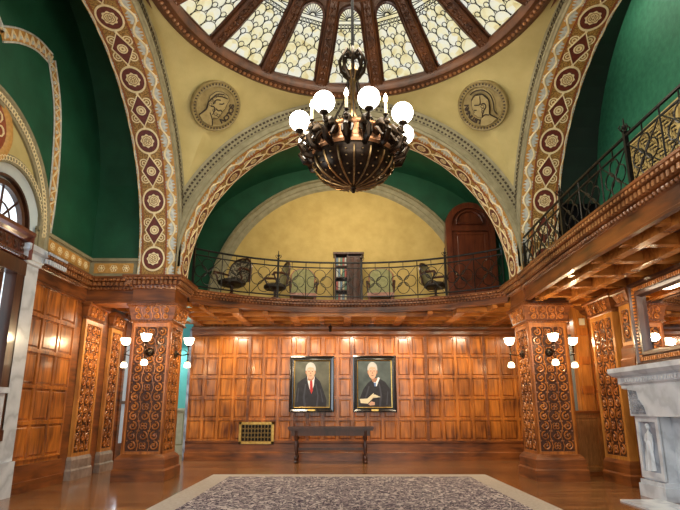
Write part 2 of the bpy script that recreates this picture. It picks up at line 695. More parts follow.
def panels(mb, o, u, v, n, W, H, cols, rows, inner=0.028, deep=0.034):
    """fielded panelling tiling W x H"""
    cw, rh = W / cols, H / rows
    for i in range(cols):
        for j in range(rows):
            x0, x1, y0, y1 = i * cw, (i + 1) * cw, j * rh, (j + 1) * rh
            levels = [(0, 0), (inner, 0), (inner + 0.008, -deep), (inner + 0.022, -deep), (inner + 0.050, -0.006)]
            rings = []
            for ins, dep in levels:
                rings.append([o + u * x + v * y + n * dep for x, y in ((x0 + ins, y0 + ins), (x1 - ins, y0 + ins), (x1 - ins, y1 - ins), (x0 + ins, y1 - ins))])
            for k in range(len(rings) - 1):
                for a in range(4):
                    b = (a + 1) % 4
                    mb.face([rings[k][a], rings[k][b], rings[k + 1][b], rings[k + 1][a]])
            mb.face(rings[-1])


def carve(mb, o, u, v, n, W, H, cols, r_t=0.011, seed=0, mid=True):
    """relief of linked scrolls, vines and four-leaf flowers filling W x H"""
    cw = W / cols
    step = cw * 0.86
    nr = max(2, int(round(H / step)))
    step = H / nr
    R = min(cw, step) * 0.46
    for c in range(cols):
        cx = (c + 0.5) * cw
        for j in range(nr):
            cy = (j + 0.5) * step
            sgn = 1 if (j + c) % 2 else -1
            if mid and cols == 3 and c == 1 and j % 2 == 0:
                for k in range(4):
                    a = PI / 4 + k * PI / 2
                    pts = []
                    for q in range(9):
                        t = 2 * PI * q / 8
                        lx = R * 0.62 * (1 + math.cos(t)) / 2 * 1.3
                        ly = R * 0.34 * math.sin(t)
                        pts.append(o + u * (cx + lx * math.cos(a) - ly * math.sin(a)) + v * (cy + lx * math.sin(a) + ly * math.cos(a)) + n * 0.014)
                    mb.tube(pts, r_t * 0.9, 4, cap=False)
                mb.sphere(o + u * cx + v * cy + n * 0.012, R * 0.28, 8, 5)
            else:
                pts = []
                rs = []
                for q in range(17):
                    t = q / 16
                    a = sgn * (t * 2.6 * PI) + PI / 2
                    rr = R * (1.0 - 0.80 * t)
                    pts.append(o + u * (cx + rr * math.cos(a)) + v * (cy + rr * math.sin(a)) + n * (0.010 + 0.012 * t))
                    rs.append(r_t * (1.25 - 0.3 * t))
                mb.tube(pts, rs, 5)
                mb.sphere(o + u * cx + v * cy + n * 0.016, R * 0.22, 6, 4)
                for k in range(3):
                    a = sgn * (0.9 + 2.1 * k)
                    mb.sphere(o + u * (cx + R * 0.66 * math.cos(a)) + v * (cy + R * 0.66 * math.sin(a)) + n * 0.008, R * 0.17, 5, 3)
            # corner leaves
            for sx in (-1, 1):
                mb.sphere(o + u * (cx + sx * cw * 0.42) + v * (cy + step * 0.5) + n * 0.004, R * 0.20, 5, 3)
        if c < cols - 1:
            x = (c + 1) * cw
            pts = [o + u * (x + 0.10 * cw * math.sin(k * PI / 2.0)) + v * (H * k / (nr * 2)) + n * 0.012 for k in range(nr * 2 + 1)]
            mb.tube(pts, r_t * 0.8, 4)


def text_mesh(body, size):
    c = bpy.data.curves.new('lettering', 'FONT')
    c.body = body
    c.size = size
    c.extrude = 0.004
    c.offset = 0.006
    c.align_x = 'CENTER'
    c.align_y = 'CENTER'
    o = bpy.data.objects.new('lettering', c)
    COL.objects.link(o)
    bpy.context.view_layer.update()
    dg = bpy.context.evaluated_depsgraph_get()
    me = bpy.data.meshes.new_from_object(o.evaluated_get(dg))
    vs = [v.co.copy() for v in me.vertices]
    fs = [tuple(p.vertices) for p in me.polygons]
    bpy.data.objects.remove(o)
    bpy.data.meshes.remove(me)
    return vs, fs


X, Y, Z = V(1, 0, 0), V(0, 1, 0), V(0, 0, 1)
A = 3.38      # half span of the crossing
PW = 0.75     # pier width
WX = 5.10     # side walls
YB = 7.27     # back wall
ZT = 3.72     # top of the cornice, gallery floor
RZ = 7.50     # dome ring

# ------------------------------------------------------------------ floor
mb = MB()
mb.box((-6.6, -9.0, -0.1), (6.0, 9.2, 0.0))
struct(mb.build('floor', FLOORM))

# ------------------------------------------------------------------ lower back wall
mb = MB()
x0, x1 = -4.06, WX
ncol = 24
panels(mb, V(x0, YB, 0.46), X, Z, -Y, x1 - x0, 3.10 - 0.46, ncol, 5)
mb.box((x0, YB + 0.03, 0), (x1, YB + 0.15, 3.7))
wb = struct(mb.build('wall_back', WOOD))
mb = MB()
sweep(mb, [(x0, YB), (x1, YB)], [(0, 0.47), (0.045, 0.46), (0.045, 0.42), (0.025, 0.40), (0.03, 0.20), (0.06, 0.18), (0.06, 0.02), (0, 0.02)])
mb.box((x0, YB - 0.075, 0), (x1, YB, 0.17))
struct(mb.build('baseboard_back', WOODT))
mb = MB()
sweep(mb, [(x0, YB), (x1, YB)], [(0, 3.34), (0.10, 3.33), (0.09, 3.27), (0.05, 3.22), (0.04, 3.15), (0.03, 3.12), (0, 3.09)])
for k in (4, 8.0, 16.0, 20):
    xx = x0 + (x1 - x0) * k / ncol
    mb.box((xx - 0.03, YB - 0.018, 0.46), (xx + 0.03, YB + 0.01, 3.1))
struct(mb.build('trim_1', WOODT))

# ------------------------------------------------------------------ side walls, lower
def side_wall(sx, name, segs):
    m = MB()
    for y0, y1, nc in segs:
        if sx < 0:
            panels(m, V(-WX, y0, 0.46), Y, Z, X, y1 - y0, 3.30 - 0.46, nc, 5)
        else:
            panels(m, V(WX, y1, 0.46), -Y, Z, -X, y1 - y0, 3.30 - 0.46, nc, 5)
        m.box((sx * WX - (0.15 if sx < 0 else -0.03), y0, 0), (sx * WX + (-0.03 if sx < 0 else 0.15), y1, 3.7))
    return struct(m.build(name, WOOD))


side_wall(-1, 'wall_left', [(-9, -2.3, 14), (1.58, 3.16, 3)])
side_wall(1, 'wall_right', [(-9, 5.0, 32), (6.2, 7.27, 3)])
mb = MB()
mb.box((-WX - 0.1, 3.16, 0), (-WX, 5.45, 3.7))
struct(mb.build('wall_left', WOODT))
mb = MB()
for y0, y1 in ((-9, -2.3), (1.58, 3.16)):
    mb.box((-WX, y0, 0), (-WX + 0.05, y1, 0.40))
    mb.box((-WX, y0, 0), (-WX + 0.09, y1, 0.16))
struct(mb.build('baseboard_left', WOODT))
mb = MB()
mb.box((WX - 0.05, -9, 0), (WX, 5.0, 0.40))
struct(mb.build('baseboard_right', WOODT))

# far left: side room seen past the pier, and the wood wall at the end of the passage
mb = MB()
mb.box((-6.6, 9.0, 0), (-3.6, 9.1, 3.7))
mb.box((-3.75, YB + 0.15, 0), (-3.65, 9.0, 3.7))
struct(mb.build('wall_side_room', TEAL))
mb = MB()
panels(mb, V(-5.4, 8.96, 0.2), X, Z, -Y, 1.65, 1.0, 4, 1)
mb.box((-5.4, 8.95, 0.0), (-3.75, 8.99, 0.2))
mb.box((-5.4, 8.92, 1.2), (-3.75, 8.99, 1.26))
struct(mb.build('trim_2', GREYL), 'pale wainscot of the side room')
mb = MB()
mb.box((-4.12, YB - 0.02, 0), (-4.06, YB + 0.2, 3.3))
struct(mb.build('trim_3', MARBLEG))
mb = MB()
panels(mb, V(-6.3, 7.6, 0.4), X, Z, -Y, 1.28, 2.8, 2, 4)
mb.box((-6.3, 7.62, 0), (-5.02, 7.7, 3.7))
mb.box((-6.3, 7.52, 0), (-5.02, 7.62, 0.4))
mb.box((-5.1, 7.5, 0), (-5.0, 7.66, 3.4))
struct(mb.build('wall_passage', WOOD))

# glazed opening of the passage on the left
t = MB()
t.box((-WX - 0.06, 5.45, 0), (-WX + 0.03, 5.57, 3.4))
t.box((-WX - 0.06, 6.33, 0), (-WX + 0.03, 6.45, 3.4))
t.box((-WX - 0.06, 5.46, 2.7), (-WX + 0.025, 6.44, 3.4))
t.box((-WX - 0.06, 5.46, 0), (-WX + 0.025, 6.44, 0.5))
t.box((-WX - 0.04, 5.46, 1.35), (-WX + 0.01, 6.44, 1.42))
wd = struct(t.build('window_1', WOODT))
t = MB()
t.box((-WX - 0.05, 5.57, 0.5), (-WX - 0.03, 6.33, 2.7))
t.build('pane', SKYD, wd)
t = MB()
t.box((-WX - 0.1, 6.45, 0), (-WX, 7.6, 3.7))
struct(t.build('wall_left', WOODT))

# front end of the room, behind the camera
mb = MB()
mb.box((-WX - 0.2, -9.1, 0), (WX + 0.2, -9.0, 8.9))
struct(mb.build('wall_front', PLASTER))
mb = MB()
mb.box((-4.2, -9.0, 1.0), (4.2, -8.95, 4.9))
struct(mb.build('window_2', SKYG))  # added glowing panel behind the camera, there to light the room

# ------------------------------------------------------------------ left wall window (two arched lights under a great arch) above a carved transom
mb = MB()
mb.cur = 0
# rectangular lower light, Y -1.55..1.5
wl = MB()
for y0, y1 in ((-1.25, -1.05), (1.05, 1.25), (-0.07, 0.07)):
    wl.box((-WX - 0.12, y0, 0.9), (-WX + 0.10, y1, 3.40))
wl.box((-WX - 0.12, -1.25, 3.22), (-WX + 0.11, 1.25, 3.44))
wl.box((-WX - 0.12, -1.25, 0.8), (-WX + 0.12, 1.25, 0.95))
for yy_ in (0.30, 0.82):
    for sg_ in (-1, 1):
        wl.box((-WX - 0.10, sg_ * yy_ - 0.05, 0.95), (-WX + 0.02, sg_ * yy_ + 0.05, 3.3))
wdw = struct(wl.build('window_3', WOODD))
gl = MB()
gl.box((-WX - 0.10, -1.1, 0.95), (-WX - 0.08, 1.1, 3.3))
gl.build('pane', SKYG, wdw)
tr = MB()
sweep(tr, [(-WX, -1.22), (-WX, 1.20)], [(0, 3.88), (0.22, 3.88), (0.22, 3.83), (0.16, 3.80), (0.13, 3.75), (0.08, 3.73), (0.08, 3.55), (0.12, 3.52), (0.12, 3.46), (0, 3.44)])
tr.box((-WX, 1.18, 3.46), (-WX + 0.2, 1.20, 3.86))
trd = MB()
carve(trd, V(-WX + 0.08, -1.18, 3.56), Y, Z, X, 2.36, 0.16, 14, 0.008)
dentils(trd, [(-WX, -1.22), (-WX, 1.20)], 0.12, 3.47, 3.51, 0.03, 0.03, 0.06)
tr.build('transom', WOODM, wdw)
trd.build('transom_carving', WOODD, wdw)
# wall above with the great arch; arched lights
am = MB()
for cyy in (-0.78, 0.78):
    N = 20
    # glass
    g = MB()
    pts = [V(-WX - 0.16, cyy - 0.52, 3.86)] + [V(-WX - 0.16, cyy - 0.52 * math.cos(PI * k / N), 4.0 + 0.54 * math.sin(PI * k / N)) for k in range(N + 1)] + [V(-WX - 0.16, cyy + 0.52, 3.86)]
    g.face(pts)
    g.build('arched_pane', SKYG, wdw)
    # dark frame ring, reveal, band
    def ring(r0, r1, xa, xb, mbx, rr=0):
        rows = []
        for k in range(-1, N + 2):
            if k == -1:
                c, s, zz = -1, 0, 3.80
            elif k == N + 1:
                c, s, zz = 1, 0, 3.80
            else:
                a = PI * k / N
                c, s, zz = -math.cos(a), math.sin(a), 4.0
            rows.append([V(xb, cyy + c * r0, zz + s * r0), V(xa, cyy + c * r0, zz + s * r0), V(xa, cyy + c * r1, zz + s * r1), V(xb, cyy + c * r1, zz + s * r1)])
        mbx.grid(rows)
    fr = MB()
    ring(0.50, 0.58, -WX - 0.08, -WX - 0.16, fr)
    ring(0.62, 0.66, -WX - 0.05, -WX - 0.12, fr)
    for k in range(3):
        a = PI * (k + 1) / 4
        fr.tube([V(-WX - 0.13, cyy, 3.98), V(-WX - 0.13, cyy - 0.52 * math.cos(a), 4.0 + 0.52 * math.sin(a))], 0.018, 5)
    fr.tube([V(-WX - 0.13, cyy - 0.26 * math.cos(PI * k / 10), 4.0 + 0.26 * math.sin(PI * k / 10)) for k in range(11)], 0.015, 5)
    fr.build('arched_frame', WOODD, wdw)
    rv = MB()
    rows = []
    for k in range(-1, N + 2):
        if k == -1:
            c, s, zz = -1, 0, 3.72
        elif k == N + 1:
            c, s, zz = 1, 0, 3.72
        else:
            a = PI * k / N
            c, s, zz = -math.cos(a), math.sin(a), 4.0
        rows.append([V(-WX - 0.15, cyy + c * 0.58, zz + s * 0.58), V(-WX - 0.10, cyy + c * 0.66, zz + s * 0.66), V(-WX + 0.02, cyy + c * 0.82, zz + s * 0.82)])
    rv.grid(rows)
    rv.build('reveal', REVEAL, wdw, smooth=True)
    bd = MB()
    ring(0.80, 0.93, -WX + 0.045, -WX, bd)
    b0 = bd.build('arch_band', GREY, wdw)
    ch = MB()
    for k in range(N * 2 + 1):
        a = PI * k / (N * 2)
        ch.tube([V(-WX + 0.055, cyy - math.cos(a) * 0.865 + 0.038 * math.cos(q * PI / 3), 4.0 + math.sin(a) * 0.865 + 0.038 * math.sin(q * PI / 3)) for q in range(6)], 0.008, 4, closed=True)
    ch.build('chain_ornament', CREAM, b0)
# great arch: yellow spandrel field, chain band, medallion
N = 40
sp = MB()
sp.face([V(-WX + 0.012, -1.72 * math.cos(PI * k / N), 3.95 + 1.72 * math.sin(PI * k / N)) for k in range(N + 1)] + [V(-WX + 0.012, 1.72, 3.8), V(-WX + 0.012, -1.72, 3.8)])
# (cut-outs are the reveals in front of it, so keep the field only above them)
sp = MB()
rows = []
for k in range(-60, 61):
    y = 1.70 * k / 60
    zt = 3.95 + math.sqrt(max(0, 1.70 ** 2 - y * y))
    zb = 3.86
    for cyy in (-0.78, 0.78):
        if abs(y - cyy) < 0.85:
            zb = max(zb, 4.0 + math.sqrt(0.85 ** 2 - (y - cyy) ** 2))
    rows.append([V(-WX + 0.012, y, min(zb, zt)), V(-WX + 0.012, y, zt)])
sp.grid(rows)
sp.build('spandrel', PLASTER, wdw)
ga = MB()
rows = []
for k in range(N + 1):
    a = PI * k / N
    c, s = -math.cos(a), math.sin(a)
    rows.append([V(-WX + xo, c * r, 3.95 + s * r) for r, xo in ((1.56, 0.0), (1.56, 0.05), (1.60, 0.06), (1.71, 0.06), (1.74, 0.09), (1.78, 0.09), (1.80, 0.0))])
rows = [[V(p.x, p.y, 3.75) for p in rows[0]]] + rows + [[V(p.x, p.y, 3.75) for p in rows[-1]]]
ga.grid(rows)
g0 = ga.build('great_arch_band', GREY, wdw)
ch = MB()
for k in range(N * 2 - 1):
    a = PI * (k + 1) / (N * 2)
    cc = V(-WX + 0.07, -math.cos(a) * 1.655, 3.95 + math.sin(a) * 1.655)
    ch.tube([cc + V(0, 0.045 * math.cos(q * PI / 3), 0.045 * math.sin(q * PI / 3)) for q in range(6)], 0.010, 4, closed=True)
ch.build('chain_ornament', CREAM, g0)
md = MB()
md.lathe([(0.56, 0.0), (0.56, 0.05), (0.48, 0.06), (0.43, 0.03)], (-WX, 0, 5.12), 32, axis='x')
md2 = MB()
md2.lathe([(0.43, 0.03), (0.3, 0.04), (0.0, 0.05)], (-WX, 0, 5.12), 32, axis='x')
m0 = md.build('oculus_ring', ORANGE, wdw, smooth=True)
md2.build('oculus_disc', RED, m0, smooth=True)
md3 = MB()
for k in range(8):
    a = k * PI / 4
    cc = V(-WX + 0.05, 0.26 * math.cos(a), 5.12 + 0.26 * math.sin(a))
    md3.tube([cc + V(0, 0.08 * math.cos(q * PI / 4), 0.08 * math.sin(q * PI / 4)) for q in range(8)], 0.014, 4, closed=True)
md3.build('oculus_scroll', CREAM, m0)

# marble jamb pilaster right of the window
jm = MB()
jm.box((-WX, 1.22, 0.0), (-WX + 0.10, 1.58, 3.42))
jm.box((-WX, 1.21, 0.0), (-WX + 0.14, 1.59, 0.5))
jp = thing('marble_pilaster', 'pale blue-white marble pilaster with carved capital right of the tall left window', 'pilaster', (-WX, 1.48, 0))
jm.build('shaft', MARBLE, jp)
jc = MB()
sweep(jc, [(-WX, 1.22), (-WX + 0.10, 1.22), (-WX + 0.10, 1.58), (-WX, 1.58)], [(0.0, 3.42), (0.03, 3.44), (0.03, 3.48), (0.05, 3.5), (0.05, 3.6), (0.09, 3.63), (0.09, 3.72), (-0.05, 3.72)])
dentils(jc, [(-WX, 1.64), (-WX + 0.17, 1.64), (-WX + 0.17, 2.13)], 0.05, 3.51, 3.58, 0.035, 0.03, 0.06)
beads(jc, [(-WX, 1.64), (-WX + 0.17, 1.64), (-WX + 0.17, 2.13)], 0.09, 3.67, 0.025, 0.06)
jc.build('capital', MARBLE, jp)
ms = MB()
ms.box((-WX + 0.0, -1.2, 0.0), (-WX + 0.20, 1.02, 1.46))
ms.box((-WX + 0.0, -1.24, 1.46), (-WX + 0.24, 1.06, 1.54))
mso = thing('marble_window_ledge', 'cream marble ledge block beneath the tall left window', 'ledge', (-WX + 0.15, 0, 0))
ms.build('ledge', MARBLE, mso)

# ------------------------------------------------------------------ upper walls and vaults of the side bays
def bay_upper(sx, mat, nm):
    m = MB()
    xw = sx * WX
    N = 28
    ZC, RV = 5.3, 3.5
    # lunette wall with (for the left) window opening left open below the great arch
    rows = []
    for k in range(-70, 71):
        y = 3.5 * k / 70
        zt = ZC + math.sqrt(max(0, RV * RV - y * y))
        zb = 3.7
        if sx < 0 and abs(y) < 1.70:
            zb = 3.95 + math.sqrt(1.70 ** 2 - y * y)
        rows.append([V(xw, y * 1.02, zb), V(xw, y * 1.02, 9.0)])
    m.grid(rows)
    struct(m.build('wall_' + nm + '_upper', mat))
    m = MB()
    rows = []
    for k in range(N + 1):
        a = PI * k / N
        rows.append([V(xx, -RV * math.cos(a), ZC + RV * math.sin(a)) for xx in (sx * (A + PW - 0.1), xw)])
    m.grid(rows)
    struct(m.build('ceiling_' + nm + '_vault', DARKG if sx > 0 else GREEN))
    for sy in (-1, 1):
        if sx > 0 and sy > 0:
            # opening to the unlit passage: its darkness put into near-black walls
            m = MB()
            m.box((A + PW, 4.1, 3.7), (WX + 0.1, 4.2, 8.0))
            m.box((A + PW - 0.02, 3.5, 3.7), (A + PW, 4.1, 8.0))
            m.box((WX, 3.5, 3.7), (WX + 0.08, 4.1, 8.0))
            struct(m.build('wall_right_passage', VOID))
            continue
        m = MB()
        xa, xb = sorted((sx * (A + PW), xw))
        m.box((xa, sy * 3.5 - 0.02, 3.7), (xb, sy * 3.5 + 0.02, 9.0))
        struct(m.build('wall_' + nm + ('_far' if sy > 0 else '_near'), GREEN))


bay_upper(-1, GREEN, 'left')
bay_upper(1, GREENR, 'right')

# zigzag painted band on the left lunette wall
def zig_band(pts2, wd, name):
    m = MB()
    m2 = MB()
    m3 = MB()
    xx = -WX + 0.012
    P = [Vector((y, z)) for y, z in pts2]
    segs = []
    for i in range(len(P)):
        d = (P[min(i + 1, len(P) - 1)] - P[max(i - 1, 0)]).normalized()
        n = Vector((-d.y, d.x))
        segs.append((P[i], n))
    m.grid([[V(xx, (p + n * o).x, (p + n * o).y) for o in (-wd / 2, wd / 2)] for p, n in segs])
    m3.tube([V(xx + 0.005, (p + n * (wd / 2)).x, (p + n * (wd / 2)).y) for p, n in segs], 0.016, 5)
    m3.tube([V(xx + 0.005, (p - n * (wd / 2)).x, (p - n * (wd / 2)).y) for p, n in segs], 0.016, 5)
    z = []
    k = 0
    for i in range(len(P) - 1):
        L = (P[i + 1] - P[i]).length
        nn = max(1, int(round(L / 0.13)))
        for q in range(nn):
            t = q / nn
            p = P[i].lerp(P[i + 1], t)
            n = segs[i][1].lerp(segs[i + 1][1], t)
            o = wd * 0.33 * (1 if k % 2 else -1)
            k += 1
            z.append(V(xx + 0.008, (p + n * o).x, (p + n * o).y))
            if k % 2:
                m3.sphere(V(xx + 0.004, (p + n * o * -0.35).x, (p + n * o * -0.35).y), 0.035, 6, 4)
    m2.tube(z, 0.020, 4)
    o = struct(m.build(name, ORANGE))
    m2.build('zigzag_line', CREAM, o)
    m3.build('band_edging', SILVER, o)


def curve_pts(ps, n=5):
    out = []
    for i in range(len(ps) - 1):
        p0 = Vector(ps[max(i - 1, 0)])
        p1 = Vector(ps[i])
        p2 = Vector(ps[i + 1])
        p3 = Vector(ps[min(i + 2, len(ps) - 1)])
        for k in range(n):
            t = k / n
            out.append(0.5 * ((2 * p1) + (-p0 + p2) * t + (2 * p0 - 5 * p1 + 4 * p2 - p3) * t * t + (-p0 + 3 * p1 - 3 * p2 + p3) * t * t * t))
    out.append(Vector(ps[-1]))
    return out


up_ = curve_pts([(1.80, 3.72), (1.83, 4.9), (1.72, 5.9), (1.55, 6.5), (1.27, 7.02)], 6)
top_ = curve_pts([(1.27, 7.02), (0.85, 6.99), (0.4, 6.80), (0.0, 6.52)], 6)
zig_band(up_, 0.21, 'trim_4')
zig_band(top_, 0.21, 'trim_5')
zig_band([(-p.x, p.y) for p in up_], 0.21, 'trim_6')
zig_band([(-p.x, p.y) for p in top_], 0.21, 'trim_7')

# gold frieze over the cornice of the left bay
def frieze(name, o, u, n, W):
    m = MB()
    m.fbox(o, u, Z, n, (0, 0, 0), (W, 0.06, 0.05))
    m.fbox(o, u, Z, n, (0, 0.34, 0), (W, 0.40, 0.06))
    m.fbox(o, u, Z, n, (0, 0.0, 0), (W, 0.36, 0.03))
    s = struct(m.build(name, GREY))
    m = MB()
    m.fbox(o, u, Z, n, (0.10, 0.10, 0.02), (W - 0.10, 0.30, 0.038))
    m.build('gold_field', ORANGE, s)
    m = MB()
    k = max(1, int((W - 0.2) / 0.24))
    for i in range(k):
        cx = W / 2 + (i - (k - 1) / 2) * 0.24
        for q in range(6):
            a = q * PI / 3
            c = o + u * (cx + 0.045 * math.cos(a)) + Z * (0.20 + 0.045 * math.sin(a)) + n * 0.04
            m.tube([c + u * (0.026 * math.cos(b * PI / 3)) + Z * (0.026 * math.sin(b * PI / 3)) for b in range(6)], 0.006, 4, closed=True)
        m.sphere(o + u * cx + Z * 0.20 + n * 0.04, 0.02, 6, 4)
    m.build('rosettes', CREAM, s)


frieze('trim_8', V(-WX, 1.50, ZT), Y, X, 3.46 - 1.50)
frieze('trim_9', V(-WX, 3.46, ZT), X, -Y, WX - A - PW)

# entablature of the left bay: along the wall, then across to the pier
def ent_struct(path, name, **kw):
    a, b = entab(path, **kw)
    s = struct(a.build(name, WOODT))
    b.build('dentils', BEADW, s)
    return s


ent_struct([(-WX, 1.62), (-WX, 3.44), (-A - PW, 3.44)], 'trim_10')
mb = MB()
mb.box((-WX, 3.44, 3.24), (-A - PW, 4.0, 3.70))
struct(mb.build('trim_11', WOODT))
ent_struct([(-WX, -9.0), (-WX, -1.8)], 'trim_12')

# ------------------------------------------------------------------ arches with painted soffits
def arch(c, e, wv, zs, z0, decorate, name, re_, z1=0.22, z2=0.68):
    """c centre on plan, e span direction, wv depth direction away from the crossing"""
    r = A
    st = zs - z0
    L = 2 * st + PI * r

    def pt(s, t, h):
        if s < st:
            u, z, nu, nz = -r, z0 + s, 1, 0
        elif s > L - st:
            u, z, nu, nz = r, z0 + (L - s), -1, 0
        else:
            a = (s - st) / r
            u, z = -r * math.cos(a), zs + r * math.sin(a)
            nu, nz = math.cos(a), -math.sin(a)
        u += nu * h
        z += nz * h
        return V(c[0] + e[0] * u + wv[0] * t, c[1] + e[1] * u + wv[1] * t, z)
    N = 96
    D = PW
    ss = [L * k / N for k in range(N + 1)]

    def band(t0, t1, h, m):
        m.grid([[pt(s, t0, 0), pt(s, t0, h), pt(s, t1, h), pt(s, t1, 0)] for s in ss])

    m = MB()
    m.grid([[pt(s, 0, 0), pt(s, D, 0)] for s in ss])
    # wall fill above on the outer side of the arch
    rows = []
    for k in range(N + 1):
        a = PI * k / N
        rows.append([V(c[0] + e[0] * (-r * math.cos(a)) + wv[0] * D, c[1] + e[1] * (-r * math.cos(a)) + wv[1] * D, zs + r * math.sin(a)),
                     V(c[0] + e[0] * (-(r + 1.1) * math.cos(a)) + wv[0] * D, c[1] + e[1] * (-(r + 1.1) * math.cos(a)) + wv[1] * D, zs + (r + 1.4) * math.sin(a))])
    m.grid(rows)
    base = struct(m.build(name, ORANGE))
    # moulded face
    fm = MB()
    rows = []
    prof = [(0, 0), (0.0, 0.02), (0.05, 0.03), (0.06, 0.06), (0.12, 0.06), (0.13, 0.03), (0.18, 0.03), (0.19, 0.055), (re_ - r - 0.14, 0.055), (re_ - r - 0.13, 0.04), (re_ - r - 0.03, 0.05), (re_ - r, 0.07), (re_ - r, 0.0)]
    for k in range(N + 1):
        a = PI * k / N
        ca, sa = -math.cos(a), math.sin(a)
        lim = A / max(abs(ca), 1e-6)
        row = []
        for dr, h in prof:
            rr = min(r + dr, lim)
            row.append(V(c[0] + e[0] * rr * ca - wv[0] * h, c[1] + e[1] * rr * ca - wv[1] * h, zs + rr * sa))
        rows.append(row)
    fm.grid(rows)
    fo = fm.build('arch_moulding', GREY, base)
    dm = MB()
    for dr, h, sz in ((re_ - r - 0.18, 0.057, 0.022), (re_ - r - 0.08, 0.048, 0.026)):
        R_ = r + dr
        nn = int(PI * R_ / 0.085)
        for k in range(nn):
            a = PI * (k + 0.5) / nn
            ca, sa = -math.cos(a), math.sin(a)
            if R_ + 0.03 > A / max(abs(ca), 1e-6):
                continue
            o = V(c[0] + e[0] * R_ * ca, c[1] + e[1] * R_ * ca, zs + R_ * sa)
            rad = V(e[0] * ca, e[1] * ca, sa)
            tan = V(e[0] * sa, e[1] * sa, -ca)
            nn_ = V(-wv[0], -wv[1], 0)
            dm.fbox(o, tan, rad, nn_, (-sz, -sz * 0.8, h - 0.01), (sz, sz * 0.8, h + 0.006))
    dm.build('moulding_dots', DOT, fo)
    if not decorate:
        return pt, L
    # painted zones across the soffit: 0..0.20 scroll edge, 0.20..0.62 medallion band, 0.62..0.75 thin scroll edge
    m = MB()
    band(z1, z2, 0.006, m)
    bz = m.build('medallion_band', BRONZEP, base)
    m = MB()
    for t0, t1 in ((z1 - 0.014, z1), (z1 + 0.012, z1 + 0.018), (z2 - 0.018, z2 - 0.012), (z2, z2 + 0.012)):
        band(t0, t1, 0.012, m)
    m.build('red_lines', RED, bz)
    # acanthus silver leaves and cream serpentine
    lv = MB()
    sq = MB()
    nw = 39
    for (tc, amp, wd) in ((z1 * 0.48, z1 * 0.27, 0.012 + z1 * 0.04), ((z2 + D) / 2 + 0.006, (D - z2) * 0.22, 0.009)):
        npts = nw * 6
        cpts = [(L * k / npts, tc + amp * math.sin(PI * k / 6 * 1.0)) for k in range(npts + 1)]
        rows = []
        for s, tt in cpts:
            rows.append([pt(s, tt - wd, 0.004), pt(s, tt - wd * 0.6, 0.018), pt(s, tt + wd * 0.6, 0.018), pt(s, tt + wd, 0.004)])
        sq.grid(rows)
        P_ = L / nw
        edge = z1 * 0.44 if tc < 0.4 else (D - z2) * 0.36
        for k in range(nw):
            side = 1 if k % 2 == 0 else -1
            up_r, lo_r = [], []
            for q in range(25):
                x = 0.06 + 0.88 * q / 24
                s_ = (k + x) * P_
                up_r.append(pt(s_, tc + side * (amp * math.sin(PI * x) - wd * 1.2), 0.010))
                lob = abs(math.sin(x * PI * 4.5))
                lo_r.append(pt(s_, tc + side * (amp * math.sin(PI * x) - wd * 1.3 - (amp * math.sin(PI * x) + edge - wd * 1.3) * (0.30 + 0.70 * lob) * math.sin(PI * x) ** 0.5), 0.010))
            lv.grid([up_r, lo_r])
            up_r, lo_r = [], []
            for q in range(13):
                x = 0.2 + 0.6 * q / 12
                s_ = (k + x) * P_
                lob = abs(math.sin(x * PI * 5))
                b0_ = tc + side * (amp * math.sin(PI * x) + wd * 1.2)
                up_r.append(pt(s_, b0_, 0.010))
                lo_r.append(pt(s_, b0_ + side * max(0, edge - amp * math.sin(PI * x) - wd) * lob * 0.9, 0.010))
            lv.grid([up_r, lo_r])
    lv.build('silver_leaves', SILVER, base)
    sq.build('cream_serpentine', CREAM, base)
    # medallions
    nmed = 19
    s_first = 0.40
    sp_ = (L - 2 * s_first) / (nmed - 1)
    tcn = (z1 + z2) / 2
    kk = (z2 - z1) / 0.475
    cr, dk, rd = MB(), MB(), MB()

    def annulus(mm, s0, t0, ra, rb, h, n=20, ks=1.0, wob=0.0):
        rows = []
        for k in range(n + 1):
            a = 2 * PI * k / n
            w_ = 1 + wob * math.cos(8 * a)
            rows.append([pt(s0 + ks * q * w_ * math.cos(a), t0 + q * w_ * math.sin(a), hh) for q, hh in ((ra, 0.004), (ra, h), (rb, h), (rb, 0.004))])
        mm.grid(rows)

    def disc(mm, s0, t0, ra, h, n=20, wob=0.0):
        ring_ = [pt(s0 + ra * (1 + wob * math.cos(8 * 2 * PI * k / n)) * math.cos(2 * PI * k / n), t0 + ra * (1 + wob * math.cos(8 * 2 * PI * k / n)) * math.sin(2 * PI * k / n), h) for k in range(n)]
        ctr = pt(s0, t0, h)
        base_i = len(mm.v)
        mm.v.append(tuple(ctr))
        mm.v.extend([tuple(p) for p in ring_])
        for k in range(n):
            mm.f.append((base_i, base_i + 1 + k, base_i + 1 + (k + 1) % n))
            mm.m.append(mm.cur)
